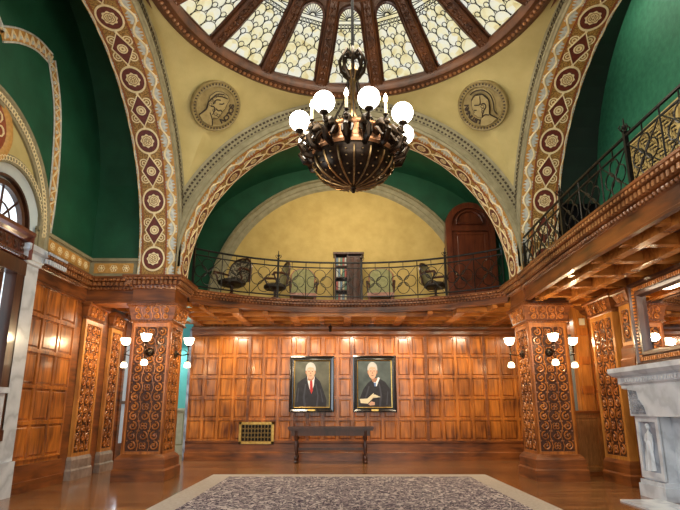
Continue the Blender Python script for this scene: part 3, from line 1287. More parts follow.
    for k in range(nmed):
        s0 = s_first + k * sp_
        if k % 2 == 0:
            disc(rd, s0, tcn, 0.212 * kk, 0.012, 28)
            annulus(cr, s0, tcn, 0.198 * kk, 0.229 * kk, 0.018, 28, 1.12 / kk ** 0.5)
            disc(cr, s0, tcn, 0.125 * kk, 0.017, 32, 0.10)
            annulus(dk, s0, tcn, 0.084 * kk, 0.096 * kk, 0.022, 20)
            for q in range(6):
                a = q * PI / 3
                annulus(dk, s0 + 0.042 * kk * math.cos(a), tcn + 0.042 * kk * math.sin(a), 0.015 * kk, 0.026 * kk, 0.021, 8)
        else:
            d_s, d_t = 0.300, 0.185 * kk
            # lobes behind the diamond
            for sa in (-1, 1):
                for sb in (-1, 1):
                    annulus(cr, s0 + sa * 0.15, tcn + sb * 0.135 * kk, 0.068 * kk, 0.090 * kk, 0.012, 16)
                    annulus(cr, s0 + sa * 0.15, tcn + sb * 0.135 * kk, 0.026 * kk, 0.044 * kk, 0.012, 10)
            ctr = pt(s0, tcn, 0.016)
            q_ = [(s0 - d_s, tcn), (s0, tcn + d_t), (s0 + d_s, tcn), (s0, tcn - d_t)]
            for j in range(4):
                a_, b__ = q_[j], q_[(j + 1) % 4]
                rd.face([ctr, pt(a_[0], a_[1], 0.016), pt((a_[0] + b__[0]) / 2, (a_[1] + b__[1]) / 2, 0.016), pt(b__[0], b__[1], 0.016)])
                cr.tube([pt(a_[0], a_[1], 0.019), pt((a_[0] + b__[0]) / 2, (a_[1] + b__[1]) / 2, 0.019), pt(b__[0], b__[1], 0.019)], 0.013, 4)
            disc(cr, s0, tcn, 0.092 * kk, 0.020, 20, 0.0)
            annulus(dk, s0, tcn, 0.056 * kk, 0.066 * kk, 0.025, 16)
            disc(dk, s0, tcn, 0.018, 0.025, 8)
        # little knob between neighbours
        if k < nmed - 1:
            disc(cr, s0 + sp_ * (0.455 if k % 2 == 0 else 0.545), tcn, 0.026, 0.021, 10)
    rd.build('maroon_fields', MAROON, bz)
    cr.build('cream_medallions', CREAM, bz)
    dk.build('rosette_lines', BRONZEP, bz)
    return pt, L


arch((0, A), (1, 0), (0, 1), 3.77, 3.70, True, 'trim_arch_back', 3.78, 0.33, 0.715)
arch((-A, 0), (0, -1), (-1, 0), 3.95, 3.70, True, 'trim_arch_left', 3.70)
arch((A, 0), (0, -1), (1, 0), 3.95, 3.70, True, 'trim_arch_right', 3.70)
arch((0, -A), (1, 0), (0, -1), 3.77, 3.70, False, 'trim_arch_front', 3.78)

# ------------------------------------------------------------------ pendentives
RR = 3.06


def pend(phi, t):
    """phi: angle from +Y clockwise; t from extrados (0) to ring (1)"""
    q = round(phi / (PI / 2))
    loc = phi - q * PI / 2
    side = (q % 2) != 0
    zs, re_ = (3.95, 3.70) if side else (3.77, 3.78)
    u = A * math.tan(loc)
    u = max(-A, min(A, u))
    z = zs + math.sqrt(max(0, re_ * re_ - u * u))
    cq, sq_ = math.cos(q * PI / 2), math.sin(q * PI / 2)
    p0 = V(u * cq + A * sq_, -u * sq_ + A * cq, z)
    p1 = V(RR * math.sin(phi), RR * math.cos(phi), RZ)
    d = p1 - p0
    Ld = d.length
    rad = V(math.sin(phi), math.cos(phi), 0)
    n = (rad * d.z - Z * d.dot(rad))
    if n.length > 1e-6:
        n.normalize()
    else:
        n = rad
    if n.dot(rad) < 0:
        n = -n
    return p0.lerp(p1, t) + n * (0.055 * Ld * 4 * t * (1 - t)) * min(1, Ld / 1.5)


mb = MB()
rows = []
NP = 128
for k in range(NP + 1):
    phi = 2 * PI * k / NP
    rows.append([pend(phi, j / 8) for j in range(9)])
mb.grid(rows)
struct(mb.build('ceiling_pendentives', PLASTER, smooth=True))
# fillet: plaster strip down the corners below the pendentive tips
mb = MB()
for sx in (-1, 1):
    for sy in (-1, 1):
        mb.box((sx * (A + 0.01) - 0.02, sy * (A + 0.01) - 0.02, 3.7), (sx * (A + 0.01) + 0.02, sy * (A + 0.01) + 0.02, 5.4))
struct(mb.build('trim_13', ORANGE))

# ------------------------------------------------------------------ medallions on the pendentives
def medallion(phi, t, text, a0, a1, kind, label):
    c = pend(phi, t)
    du = (pend(phi, t + 0.04) - pend(phi, t - 0.04)).normalized()
    dv = (pend(phi + 0.04, t) - pend(phi - 0.04, t)).normalized()
    n = du.cross(dv).normalized()
    if n.dot(V(0, 0, 3) - c) < 0:
        n = -n
    v = (du - n * du.dot(n)).normalized()
    u = v.cross(n).normalized()
    ra_ = math.radians(27 if phi < 0 else -27)
    u, v = u * math.cos(ra_) + v * math.sin(ra_), v * math.cos(ra_) - u * math.sin(ra_)
    c = c + n * 0.02
    th = thing('portrait_medallion', label, 'medallion', tuple(c))
    R = 0.49
    def P(x, y, h):
        return c + u * x + v * y + n * h
    m = MB()
    rows = []
    for rr, h in ((R, -0.06), (R, 0.025), (R * 0.97, 0.04), (R * 0.93, 0.03), (R * 0.83, 0.03), (R * 0.80, 0.042), (R * 0.77, 0.02), (R * 0.4, 0.018), (0.001, 0.018)):
        rows.append([P(rr * math.cos(2 * PI * k / 40), rr * math.sin(2 * PI * k / 40), h) for k in range(40)])
    m.grid(rows, closeu=True)
    m.build('disc', OLIVE, th, smooth=True)
    m = MB()
    for k in range(44):
        a = 2 * PI * k / 44
        cc = P(R * 0.88 * math.cos(a), R * 0.88 * math.sin(a), 0.03)
        rd_ = u * math.cos(a) + v * math.sin(a)
        tg = v * math.cos(a) - u * math.sin(a)
        m.fbox(cc, tg, rd_, n, (-0.012, -0.018, 0), (0.012, 0.018, 0.012))
    m.build('bead_border', DOT, th)
    m = MB()
    m2 = MB()
    s = R
    if kind == 0:
        head = [(-0.72, -0.26), (-0.42, -0.03), (-0.34, 0.22), (-0.25, 0.45), (-0.02, 0.60), (0.25, 0.57), (0.47, 0.40), (0.51, 0.22), (0.40, 0.06), (0.34, -0.10), (0.26, -0.16), (0.20, -0.24), (0.12, -0.36), (0.0, -0.47), (-0.14, -0.42), (-0.20, -0.55), (-0.22, -0.74), (-0.40, -0.68), (-0.60, -0.50)]
        lines = [[(-0.34, 0.2), (-0.1, 0.42), (0.2, 0.40), (0.44, 0.30)], [(-0.24, 0.05), (-0.10, 0.0), (-0.12, -0.18), (-0.18, -0.30)], [(0.1, 0.12), (0.22, 0.10), (0.30, 0.14)], [(-0.05, -0.05), (0.06, -0.15), (0.16, -0.14), (0.2, -0.2)], [(-0.72, -0.26), (-0.42, -0.06), (-0.34, 0.2)], [(-0.2, -0.74), (-0.19, -0.5), (-0.28, -0.2)], [(-0.2, 0.3), (0.0, 0.5), (0.3, 0.48)], [(-0.15, 0.12), (-0.02, 0.28), (0.16, 0.26)]]
        curls = [(-0.2, 0.3), (-0.05, 0.42), (0.12, 0.46), (0.28, 0.42), (-0.25, 0.12), (-0.1, 0.2), (-0.05, -0.28), (0.05, -0.34), (-0.12, -0.12)]
    else:
        head = [(-0.40, 0.02), (-0.42, 0.24), (-0.28, 0.42), (0.0, 0.48), (0.26, 0.28), (0.33, 0.0), (0.34, -0.28), (0.62, -0.42), (0.45, -0.62), (0.2, -0.76), (-0.04, -0.76), (0.0, -0.42), (-0.17, -0.42), (-0.20, -0.36), (-0.30, -0.33), (-0.33, -0.28), (-0.28, -0.24), (-0.38, -0.10)]
        lines = [[(-0.48, 0.46), (-0.3, 0.6), (0.0, 0.66), (0.3, 0.5), (0.44, 0.2), (0.5, -0.1), (0.62, -0.26)], [(-0.42, 0.24), (-0.28, 0.45), (0.0, 0.5), (0.24, 0.32), (0.3, 0.02), (0.32, -0.28)], [(-0.1, 0.42), (-0.08, 0.1), (-0.3, 0.05)], [(-0.05, 0.1), (0.1, 0.14), (0.16, 0.0), (0.06, -0.2), (0.04, -0.4)], [(0.34, -0.28), (0.66, -0.42)], [(-0.30, -0.16), (-0.20, -0.14)], [(0.02, -0.42), (0.14, -0.3), (0.3, -0.3)]]
        curls = [(0.02, 0.02), (0.06, -0.1), (0.05, -0.2)]
        crest = [(-0.5, 0.42), (-0.3, 0.56), (0.0, 0.62), (0.28, 0.46), (0.40, 0.16), (0.47, -0.14), (0.62, -0.28), (0.52, 0.0), (0.50, 0.26), (0.36, 0.54), (0.05, 0.74), (-0.34, 0.68)]
        m.prism(c, u, v, n, [(x * s, y * s) for x, y in crest], 0.018, 0.045)
    m.prism(c, u, v, n, [(x * s, y * s) for x, y in head], 0.018, 0.05)
    m.build('relief_head', OLIVEL, th)
    for ln in lines:
        m2.tube([P(x * s, y * s, 0.05) for x, y in [tuple(q) for q in curve_pts(ln, 4)]], 0.0125, 4)
    k = len(head)
    m2.tube([P(x * s, y * s, 0.045) for x, y in head], 0.008, 4, closed=True)
    for x, y in curls:
        m2.tube([P(x * s + 0.03 * math.cos(q * PI / 3), y * s + 0.03 * math.sin(q * PI / 3), 0.052) for q in range(6)], 0.006, 4, closed=True)
    m2.build('relief_lines', DOT, th)
    m3 = MB()
    for i, chh in enumerate(text):
        a = math.radians(a0 + (a1 - a0) * i / (len(text) - 1))
        vs, fs = text_mesh(chh, 0.135 if kind == 0 else 0.115)
        ca, sa = math.cos(a), math.sin(a)
        Rt = R * 0.62
        # letter top points outwards
        out = u * ca + v * sa
        rt = u * sa - v * ca
        cc = c + out * Rt + n * 0.024
        m3.raw([cc + rt * p.x * 1.15 + out * p.y + n * p.z for p in vs], fs)
    m3.build('lettering', DOT, th)
    return th


medallion(-PI / 4, 0.70, 'SOLON', -2, -66, 0, 'olive plaster medallion of a bearded head lettered SOLON on the left pendentive')
medallion(PI / 4, 0.70, 'JUSTINIAN', 268, 186, 1, 'olive plaster medallion of a helmeted head lettered JUSTINIAN on the right pendentive')

# ------------------------------------------------------------------ dome
def dz(rho):
    q = 3.05 - rho
    return RZ + 0.02 + 0.42 * q + 0.07 * q * q


mb = MB()
rows = []
for rho in (3.3, 3.05, 2.6, 2.1, 1.6, 1.1, 0.6, 0.05):
    rows.append([V(rho * math.sin(2 * PI * k / 64), rho * math.cos(2 * PI * k / 64), dz(rho) + 0.12) for k in range(64)])
mb.grid(rows, closeu=True)
struct(mb.build('ceiling_dome', DOMEW, smooth=True))
# rim
mb = MB()
prof = [(3.20, RZ + 0.06), (3.16, RZ - 0.03), (3.08, RZ - 0.05), (3.05, RZ - 0.03), (3.02, RZ - 0.03), (2.99, RZ - 0.01), (2.95, RZ - 0.03), (2.91, RZ - 0.03), (2.88, RZ + 0.04), (2.88, RZ + 0.14)]
mb.lathe(prof, (0, 0, 0), 96)
rim = struct(mb.build('trim_14', DOMEW, smooth=True), 'carved wooden rim of the dome')
mb = MB()
for k in range(200):
    a = 2 * PI * k / 200
    mb.sphere((3.03 * math.sin(a), 3.03 * math.cos(a), RZ - 0.035), 0.034, 6, 4)
mb.build('rim_beading', BEADW, rim)
mb = MB()
prof = [(1.42, dz(1.42) + 0.1), (1.42, dz(1.42) - 0.08), (1.34, dz(1.38) - 0.10), (1.24, dz(1.3) - 0.06), (1.22, dz(1.22) + 0.1)]
mb.lathe(prof, (0, 0, 0), 64)
struct(mb.build('trim_15', DOMEW, smooth=True))


def dome_pt(rho, ang, drop):
    return V(rho * math.sin(ang), rho * math.cos(ang), dz(rho) + 0.10 - drop)


NW = 16
for w_i in range(NW):
    ac = 2 * PI * w_i / NW
    # panel local frame: half width tangential at rho, r from 2.9 to 1.6
    def hw(rho):
        return rho * math.sin(PI / NW) - 0.125 - 0.01 * (rho - 1.5)
    def lp(x, rho, drop):
        base = dome_pt(rho, ac, drop)
        tan = V(math.cos(ac), -math.sin(ac), 0)
        return base + tan * x
    top_r = 1.58
    wt = hw(1.85)
    r_c = top_r + wt * 1.05      # spring of the arched head
    g = MB()
    N2 = 14
    outline = [(-hw(2.88), 2.88), (-hw(2.5), 2.5), (-hw(2.1), 2.1), (-hw(r_c), r_c)] + [(-hw(r_c) * math.cos(PI * k / N2), r_c - wt * 1.05 * math.sin(PI * k / N2)) for k in range(1, N2)] + [(hw(r_c), r_c), (hw(2.1), 2.1), (hw(2.5), 2.5), (hw(2.88), 2.88)]
    ctr = (0, 2.2)
    n0 = len(g.v)
    g.v.append(tuple(lp(0, 2.2, 0.03)))
    for x, rho in outline:
        g.v.append(tuple(lp(x, rho, 0.03)))
    for k in range(len(outline)):
        g.f.append((n0, n0 + 1 + k, n0 + 1 + (k + 1) % len(outline)))
        g.m.append(0)
    pane = struct(g.build('window_%d' % (w_i + 4), GLASSW), 'opal stained glass panel of the dome')
    # frame
    fr = MB()
    fr.tube([lp(x, rho, 0.05) for x, rho in outline], 0.028, 6, closed=True)
    fr.build('window_frame', WOODD, pane)
    if abs(((ac + PI) % (2 * PI)) - PI) > 1.75:
        continue
    # leading: fish scales with small circles between, and a fan head
    ld = MB()
    rho = 2.83
    row = 0
    r_fan = r_c + 0.08
    def inside(x, rr):
        return abs(x) < hw(max(rr, r_c)) + 0.002
    rho = 2.80
    while rho > r_fan - 0.02:
        wR = hw(rho)
        rad = wR / 3.0
        off = 0 if row % 2 == 0 else 0.5
        for q in range(-3, 4):
            cx = (q + off) * 2 * rad
            if abs(cx) > wR + rad * 0.9:
                continue
            pts = []
            for k in range(19):
                a = math.radians(-38 + 256 * k / 18)
                px, pr = cx + rad * math.cos(a), rho - rad * math.sin(a)
                if inside(px, pr) and pr > r_fan and pr < 2.88:
                    pts.append(lp(px, pr, 0.045))
                else:
                    if len(pts) > 1:
                        ld.tube(pts, 0.0085, 4)
                    pts = []
            if len(pts) > 1:
                ld.tube(pts, 0.0085, 4)
            jx, jr = cx + rad, rho - rad * 0.92
            if abs(jx) < wR - rad * 0.3 and jr > r_fan + 0.05:
                ld.tube([lp(jx + rad * 0.38 * math.cos(2 * PI * k / 10), jr - rad * 0.38 * math.sin(2 * PI * k / 10), 0.05) for k in range(10)], 0.0085, 4, closed=True)
        rho -= rad * 1.62
        row += 1
    for rr in (r_fan, r_fan - 0.06, r_fan - 0.12):
        ld.tube([lp(-hw(rr) * 0.98 if rr > r_c else -hw(r_c) * 0.93, rr, 0.045), lp(hw(rr) * 0.98 if rr > r_c else hw(r_c) * 0.93, rr, 0.045)], 0.008, 4)
    for k in range(7):
        cxx = (k - 3) * hw(r_c) * 0.28
        ld.tube([lp(cxx + 0.024 * math.cos(2 * PI * q / 8), r_fan - 0.03 + 0.024 * math.sin(2 * PI * q / 8), 0.045) for q in range(8)], 0.007, 4, closed=True)
    for k in range(1, 12):
        a = PI * k / 12
        r0 = r_c - 0.04
        ld.tube([lp(-0.05 * math.cos(a), r0 - 0.05 * math.sin(a), 0.045), lp(-hw(r_c) * 0.97 * math.cos(a), r0 - (wt * 1.05 - 0.04) * 0.97 * math.sin(a), 0.045)], 0.0075, 4)
    ld.tube([lp(-0.055 * math.cos(PI * k / 8), r_c - 0.04 - 0.055 * math.sin(PI * k / 8), 0.05) for k in range(9)], 0.012, 4)
    ld.build('leading', BLACK, pane)

ribp = None
for w_i in range(NW):
    ac = 2 * PI * (w_i + 0.5) / NW
    rb = MB()
    tan = V(math.cos(ac), -math.sin(ac), 0)
    rows = []
    for q in range(13):
        rho = 2.96 - (2.96 - 1.25) * q / 12
        h = 0.115 if rho > 1.9 else 0.105
        rows.append([dome_pt(rho, ac, d_) + tan * x for x, d_ in ((-h, 0.0), (-h, 0.11), (-h + 0.03, 0.14), (-h + 0.045, 0.11), (h - 0.045, 0.11), (h - 0.03, 0.14), (h, 0.11), (h, 0.0))])
    rb.grid(rows)
    rb.face(rows[0][::-1])
    r_o = struct(rb.build('trim_%d' % (w_i + 16), DOMEW), 'carved wooden rib of the dome')
    if abs(((ac + PI) % (2 * PI)) - PI) < 1.8:
        cv = MB()
        for q in range(14):
            rho = 2.88 - 1.55 * q / 13
            for sx in (-1, 1):
                c0 = dome_pt(rho, ac, 0.125) + tan * (sx * 0.030)
                cv.sphere(c0, 0.028, 6, 4)
            cv.tube([dome_pt(rho, ac, 0.13) + tan * (0.035 * math.cos(a_)) + (dome_pt(rho - 0.1, ac, 0.13) - dome_pt(rho, ac, 0.13)) * (0.4 * math.sin(a_)) for a_ in [k * PI / 4 for k in range(7)]], 0.009, 4)
        cv.tube([dome_pt(2.92 - 1.6 * q / 20, ac, 0.12) + tan * (0.03 * math.sin(q * 1.5)) for q in range(21)], 0.010, 4)
        cv.build('rib_carving', DOMEW, r_o)

# ------------------------------------------------------------------ gallery room behind the back arch
def gal_y(x):
    return 4.45 + 1.27 * (1 - min(1, abs(x) / 3.45) ** 2.4)


GP = [(x, gal_y(x)) for x in [-3.42 + 6.84 * k / 36 for k in range(37)]]
# floor slab / coffered ceiling below
mb = MB()
rows = []
for x, y in GP:
    rows.append([V(x, y, ZT - 0.01), V(x, YB + 0.3, ZT - 0.01)])
mb.grid(rows)
for sx in (-1, 1):
    xa, xb = sorted((sx * 3.42, sx * 5.3))
    mb.box((xa, 4.35, ZT - 0.05), (xb, YB + 0.3, ZT - 0.01))
struct(mb.build('floor_gallery', WOODD))
mb = MB()
rows = []
for x, y in GP:
    rows.append([V(x, y, 3.49), V(x, YB, 3.49)])
mb.grid(rows)
for sx in (-1, 1):
    xa, xb = sorted((sx * 3.42, sx * 5.3))
    mb.box((xa, 4.35, 3.49), (xb, YB, 3.51))
mb.box((-WX, -9, 3.44), (-A - PW + 0.2, 3.44, 3.46)) if False else None
ce = struct(mb.build('ceiling_back', WOODT))  # darker than the beams: shade of the coffer recesses put into the colour
mb = MB()
nb = 17
for k in range(nb):
    x = -5.1 + 10.2 * k / (nb - 1)
    y0 = gal_y(x) + 0.03 if abs(x) < 3.42 else 4.05
    wdt = 0.055 if k % 2 else 0.09
    mb.box((x - wdt, y0 + 0.03, 3.34 if k % 2 == 0 else 3.38), (x + wdt, YB, 3.49))
for y in (4.6, 5.2, 5.8, 6.4, 6.95):
    xs = 5.1
    if y < 5.75:
        lim = 3.45 * max(0, min(1, 1 - (y - 4.45) / 1.27)) ** (1 / 2.4) + 0.1
        for sg in (-1, 1):
            a_, b__ = sorted((sg * lim, sg * xs))
            mb.box((a_, y - 0.05, 3.37), (b__, y + 0.05, 3.485))
    else:
        mb.box((-xs, y - 0.05, 3.37), (xs, y + 0.05, 3.485))
mb.build('ceiling_beams', CEILW, ce)

# curved balcony front
ent_struct(GP, 'trim_32', zt=ZT, zb=3.45, k=0.58)

# vault and walls of the gallery room
mb = MB()
rows = []
HWG, ZCG, RVG = 4.25, 5.2, 2.75
for k in range(33):
    a = PI * k / 32
    rows.append([V(-HWG * math.cos(a), yy, ZCG + RVG * math.sin(a)) for yy in (4.1, YB + 0.3)])
mb.grid(rows)
struct(mb.build('ceiling_gallery_vault', GREEN, smooth=True))
mb = MB()
rows = []
for k in range(-60, 61):
    x = HWG * k / 60
    rows.append([V(x, YB + 0.02, 3.6), V(x, YB + 0.02, ZCG + RVG * math.sqrt(max(0, 1 - (x / HWG) ** 2)))])
mb.grid(rows)
for sx in (-1, 1):
    mb.face([V(sx * HWG, 4.14, 3.75), V(sx * HWG, YB + 0.1, 3.75), V(sx * HWG, YB + 0.1, 5.3), V(sx * HWG, 4.14, 5.3)])
struct(mb.build('wall_gallery', GREEN))
# ochre lunette with moulded arch, centre x -0.05, radius ~3.3
LC, LZ, LR = -0.12, 3.95, 3.60
mb = MB()
N = 40
mb.face([V(LC - (LR - 0.3) * math.cos(PI * k / N), YB, LZ + (LR - 0.3) * math.sin(PI * k / N)) for k in range(N + 1)] + [V(LC + LR - 0.3, YB, 3.6), V(LC - LR + 0.3, YB, 3.6)])
lu = struct(mb.build('wall_lunette', LUNETTE))
mb = MB()
rows = []
for k in range(-1, N + 2):
    a = PI * min(max(k, 0), N) / N
    zz = 3.6 if k in (-1, N + 1) else LZ
    rows.append([V(LC - (LR - d_) * math.cos(a), YB - h, zz + (LR - d_) * math.sin(a)) for d_, h in ((0, 0), (0, 0.14), (0.06, 0.16), (0.08, 0.10), (0.18, 0.09), (0.20, 0.06), (0.27, 0.05), (0.33, 0.0))])
mb.grid(rows)
mb.build('lunette_moulding', GREY, lu)

# arched mahogany door
dr = thing('arched_wooden_door', 'tall arched mahogany door at the right end of the gallery', 'door', (3.34, YB - 0.24, ZT))
yd = YB - 0.24
mb = MB()
hw_ = 0.66
outer = [(-hw_, 0), (-hw_, 2.35)] + [(-hw_ * math.cos(PI * k / 16), 2.35 + hw_ * math.sin(PI * k / 16)) for k in range(1, 16)] + [(hw_, 2.35), (hw_, 0)]
inner = [(-0.50, 0), (-0.50, 2.35)] + [(-0.50 * math.cos(PI * k / 16), 2.35 + 0.50 * math.sin(PI * k / 16)) for k in range(1, 16)] + [(0.50, 2.35), (0.50, 0)]
o_ = V(3.34, yd, ZT)
rows = [[o_ + X * a[0] + Z * a[1] + Y * 0.22, o_ + X * a[0] + Z * a[1] - Y * 0.06, o_ + X * b[0] + Z * b[1] - Y * 0.06, o_ + X * b[0] + Z * b[1] + Y * 0.02] for a, b in zip(outer, inner)]
mb.grid(rows)
mb.fbox(o_, X, Z, -Y, (-0.5, 2.20, -0.02), (0.5, 2.33, 0.05))
mb.build('door_frame', WOODM, dr)
mb = MB()
mb.prism(o_, X, Z, -Y, inner, -0.03, -0.01)
panels(mb, o_ + X * -0.48 + Z * 0.1, X, Z, -Y, 0.96, 0.75, 1, 1, 0.09, 0.02)
panels(mb, o_ + X * -0.48 + Z * 0.9, X, Z, -Y, 0.96, 1.3, 1, 1, 0.09, 0.02)
mb.tube([o_ + X * (-0.36 * math.cos(PI * k / 12)) + Z * (2.42 + 0.36 * math.sin(PI * k / 12)) - Y * 0.02 for k in range(13)] , 0.025, 6, closed=True)
mb.build('door_leaf', WOODM, dr)
mb = MB()
mb.sphere(o_ + V(-0.42, -0.05, 1.0), 0.03, 8, 6)
mb.build('door_knob', BRASS, dr)

# ------------------------------------------------------------------ iron railings
def railing(path, name, label, unit, posts_every, zt=4.62, z0=ZT):
    th = thing(name, label, 'railing', (path[len(path) // 2][0], path[len(path) // 2][1], z0))
    fr = path_frames(path)
    # dense polyline lookup
    pts = [Vector(p) for p in path]
    cum = [0]
    for i in range(len(pts) - 1):
        cum.append(cum[-1] + (pts[i + 1] - pts[i]).length)
    Ltot = cum[-1]
    def at(s):
        s = max(0, min(Ltot, s))
        for i in range(len(pts) - 1):
            if s <= cum[i + 1] + 1e-9:
                t_ = (s - cum[i]) / max(1e-9, cum[i + 1] - cum[i])
                return pts[i].lerp(pts[i + 1], t_)
        return pts[-1]
    def P(s, z):
        p = at(s)
        return V(p.x, p.y, z)
    n = max(1, int(round(Ltot / unit)))
    unit = Ltot / n
    ns = n * 6
    rails = MB()
    zr = (zt, zt - 0.13, z0 + 0.11)
    for z_, rr in zip(zr, (0.020, 0.014, 0.014)):
        rails.tube([P(Ltot * k / ns, z_) for k in range(ns + 1)], rr * 1.15, 6)
    rails.build('rails', IRON, th)
    pan = MB()
    zc = (zr[1] + zr[2]) / 2
    hh = (zr[1] - zr[2]) / 2
    rq = min(hh, unit * 0.5) * 0.42
    for k in range(n):
        sc = (k + 0.5) * unit
        for dx, dz_ in ((0, 1), (0, -1), (1, 0), (-1, 0)):
            c_s, c_z = sc + dx * rq * 1.15, zc + dz_ * rq * 1.15
            pan.tube([P(c_s + rq * math.cos(2 * PI * q / 14), c_z + rq * math.sin(2 * PI * q / 14)) for q in range(14)], 0.0095, 4, closed=True)
        for a_ in (-1, 1):
            for b__ in (-1, 1):
                pan.tube([P(sc + a_ * rq * 0.35, zc + b__ * rq * 0.35), P(sc + a_ * (unit * 0.46), zc + b__ * hh)], 0.009, 4)
    for k in range(n + 1):
        s = k * unit
        if k % posts_every:
            bars = MB()
            bars.tube([P(s, z0), P(s, zt)], 0.011, 5)
            bars.build('bar', IRON, th)
        pan.tube([P(min(Ltot, s + unit / 2), zt), P(min(Ltot, s + unit / 2), zt - 0.13 - hh * 0.1)], 0.010, 4)
    pan.build('quatrefoil_panels', IRON, th)
    for k in range(0, n + 1, posts_every):
        s = k * unit
        p = MB()
        c = P(s, z0)
        p.box((c.x - 0.024, c.y - 0.024, z0), (c.x + 0.024, c.y + 0.024, zt + 0.06))
        p.tube([c + Z * (zt - z0 + 0.06), c + Z * (zt - z0 + 0.24)], [0.016, 0.008], 6)
        p.sphere(c + Z * (zt - z0 + 0.12), 0.035, 8, 5)
        for dx, dy in ((1, 0), (-1, 0), (0, 1), (0, -1)):
            b0_ = c + Z * (zt - z0 + 0.05)
            p.tube([b0_, b0_ + V(dx * 0.05, dy * 0.05, 0.02), b0_ + V(dx * 0.07, dy * 0.07, 0.06), b0_ + V(dx * 0.05, dy * 0.05, 0.09)], 0.009, 4)
        p.build('post', IRON, th)
    return th


GR = [(x, gal_y(x) - 0.02) for x in [-3.36 + 6.72 * k / 48 for k in range(49)]]
# even out: start each end at the pier
railing(GR, 'gallery_railing', 'curved black wrought iron railing of the back gallery', 0.64, 3, zt=4.66)

# ------------------------------------------------------------------ right side gallery
def rg_x(y):
    return A + 0.02 - 0.10 * max(0, 1 - (y / 3.4) ** 2)


RP = [(rg_x(y), y) for y in [3.40 - 6.8 * k / 20 for k in range(21)]]
a_, b__ = entab(RP, zt=ZT + 0.03, zb=3.26, d=-0.02)
s_ = struct(a_.build('trim_33', WOODT))
b__.build('dentils', BEADW, s_)
mb = MB()
mb.box((A + 0.0, -3.5, ZT - 0.04), (WX, 3.15, ZT - 0.01))
mb.box((A + PW + 0.22, 3.15, ZT - 0.04), (WX, 4.1, ZT - 0.01))
struct(mb.build('floor_right_gallery', WOODD))
mb = MB()
mb.box((A + 0.02, -9, 3.44), (WX, 3.15, 3.47))
mb.box((A + PW + 0.22, 3.15, 3.44), (WX, 4.35, 3.47))
ce = struct(mb.build('ceiling_right', WOODT))  # recess panels darkened against bright beams, shade carried by the colour
mb = MB()
for k in range(9):
    y = 3.9 - k * 0.8
    mb.box((A + 0.05, y - 0.07, 3.28), (WX, y + 0.07, 3.45))
for x in (3.62, 4.2, 4.8):
    mb.box((x - 0.07, -9, 3.24), (x + 0.07, 4.0, 3.45))
mb.build('ceiling_beams', CEILW, ce)
mb = MB()
sweep(mb, [(WX, 6.2), (WX, -9)], [(0, 3.45), (0.30, 3.44), (0.27, 3.36), (0.16, 3.30), (0.12, 3.22), (0.05, 3.18), (0, 3.12)])
dentils(mb, [(WX, 6.2), (WX, -9)], 0.12, 3.24, 3.29, 0.03, 0.03, 0.06)
struct(mb.build('trim_34', WOODT))
RRP = [(rg_x(y) + 0.04, y) for y in [3.36 - 6.72 * k / 30 for k in range(31)]]
railing(RRP, 'side_gallery_railing', 'black wrought iron railing along the right hand side gallery', 0.70, 3, zt=4.52, z0=ZT + 0.02)

# organ grille
th = thing('organ_grille', 'gold latticed organ screen on the green wall above the right gallery', 'organ grille', (WX - 0.06, 0, ZT))
o_ = V(WX - 0.05, 2.10, ZT)
Wg, Hg = 4.2, 2.12
mb = MB()
mb.fbox(o_, -Y, Z, -X, (0, 0, 0), (Wg, Hg, 0.015))
mb.build('backing', VOID, th)
mb = MB()
for x in (0, Wg / 3, 2 * Wg / 3, Wg):
    mb.fbox(o_, -Y, Z, -X, (x - 0.045, 0, 0.0), (x + 0.045, Hg, 0.06))
for y in (0, Hg):
    mb.fbox(o_, -Y, Z, -X, (-0.045, y - 0.045, 0.0), (Wg + 0.045, y + 0.045, 0.06))
mb.build('screen_frame', GILT, th)
mb = MB()
# interwoven key lattice
stp = 0.075
ny = int(Hg / stp)
nx = int(Wg / stp)
for i in range(nx + 1):
    for j in range(ny + 1):
        x, y = i * stp, j * stp
        ph = (i + j) % 4
        if x + stp > Wg or y + stp > Hg:
            continue
        if ph in (0, 1):
            mb.fbox(o_, -Y, Z, -X, (x, y + 0.022, 0.015), (x + 0.075, y + 0.048, 0.035))
        if ph in (1, 2):
            mb.fbox(o_, -Y, Z, -X, (x + 0.022, y, 0.015), (x + 0.048, y + 0.075, 0.035))
        if ph == 3:
            mb.fbox(o_, -Y, Z, -X, (x + 0.02, y + 0.02, 0.015), (x + 0.055, y + 0.055, 0.035))
        if ph == 2:
            mb.fbox(o_, -Y, Z, -X, (x, y + 0.045, 0.015), (x + 0.04, y + 0.068, 0.035))
mb.build('lattice', GILT, th)
# wooden door frame at the end of the right gallery
mb = MB()
mb.box((WX - 0.07, 3.44, ZT), (WX + 0.02, 3.56, 5.2))
struct(mb.build('door_1', WOODM))

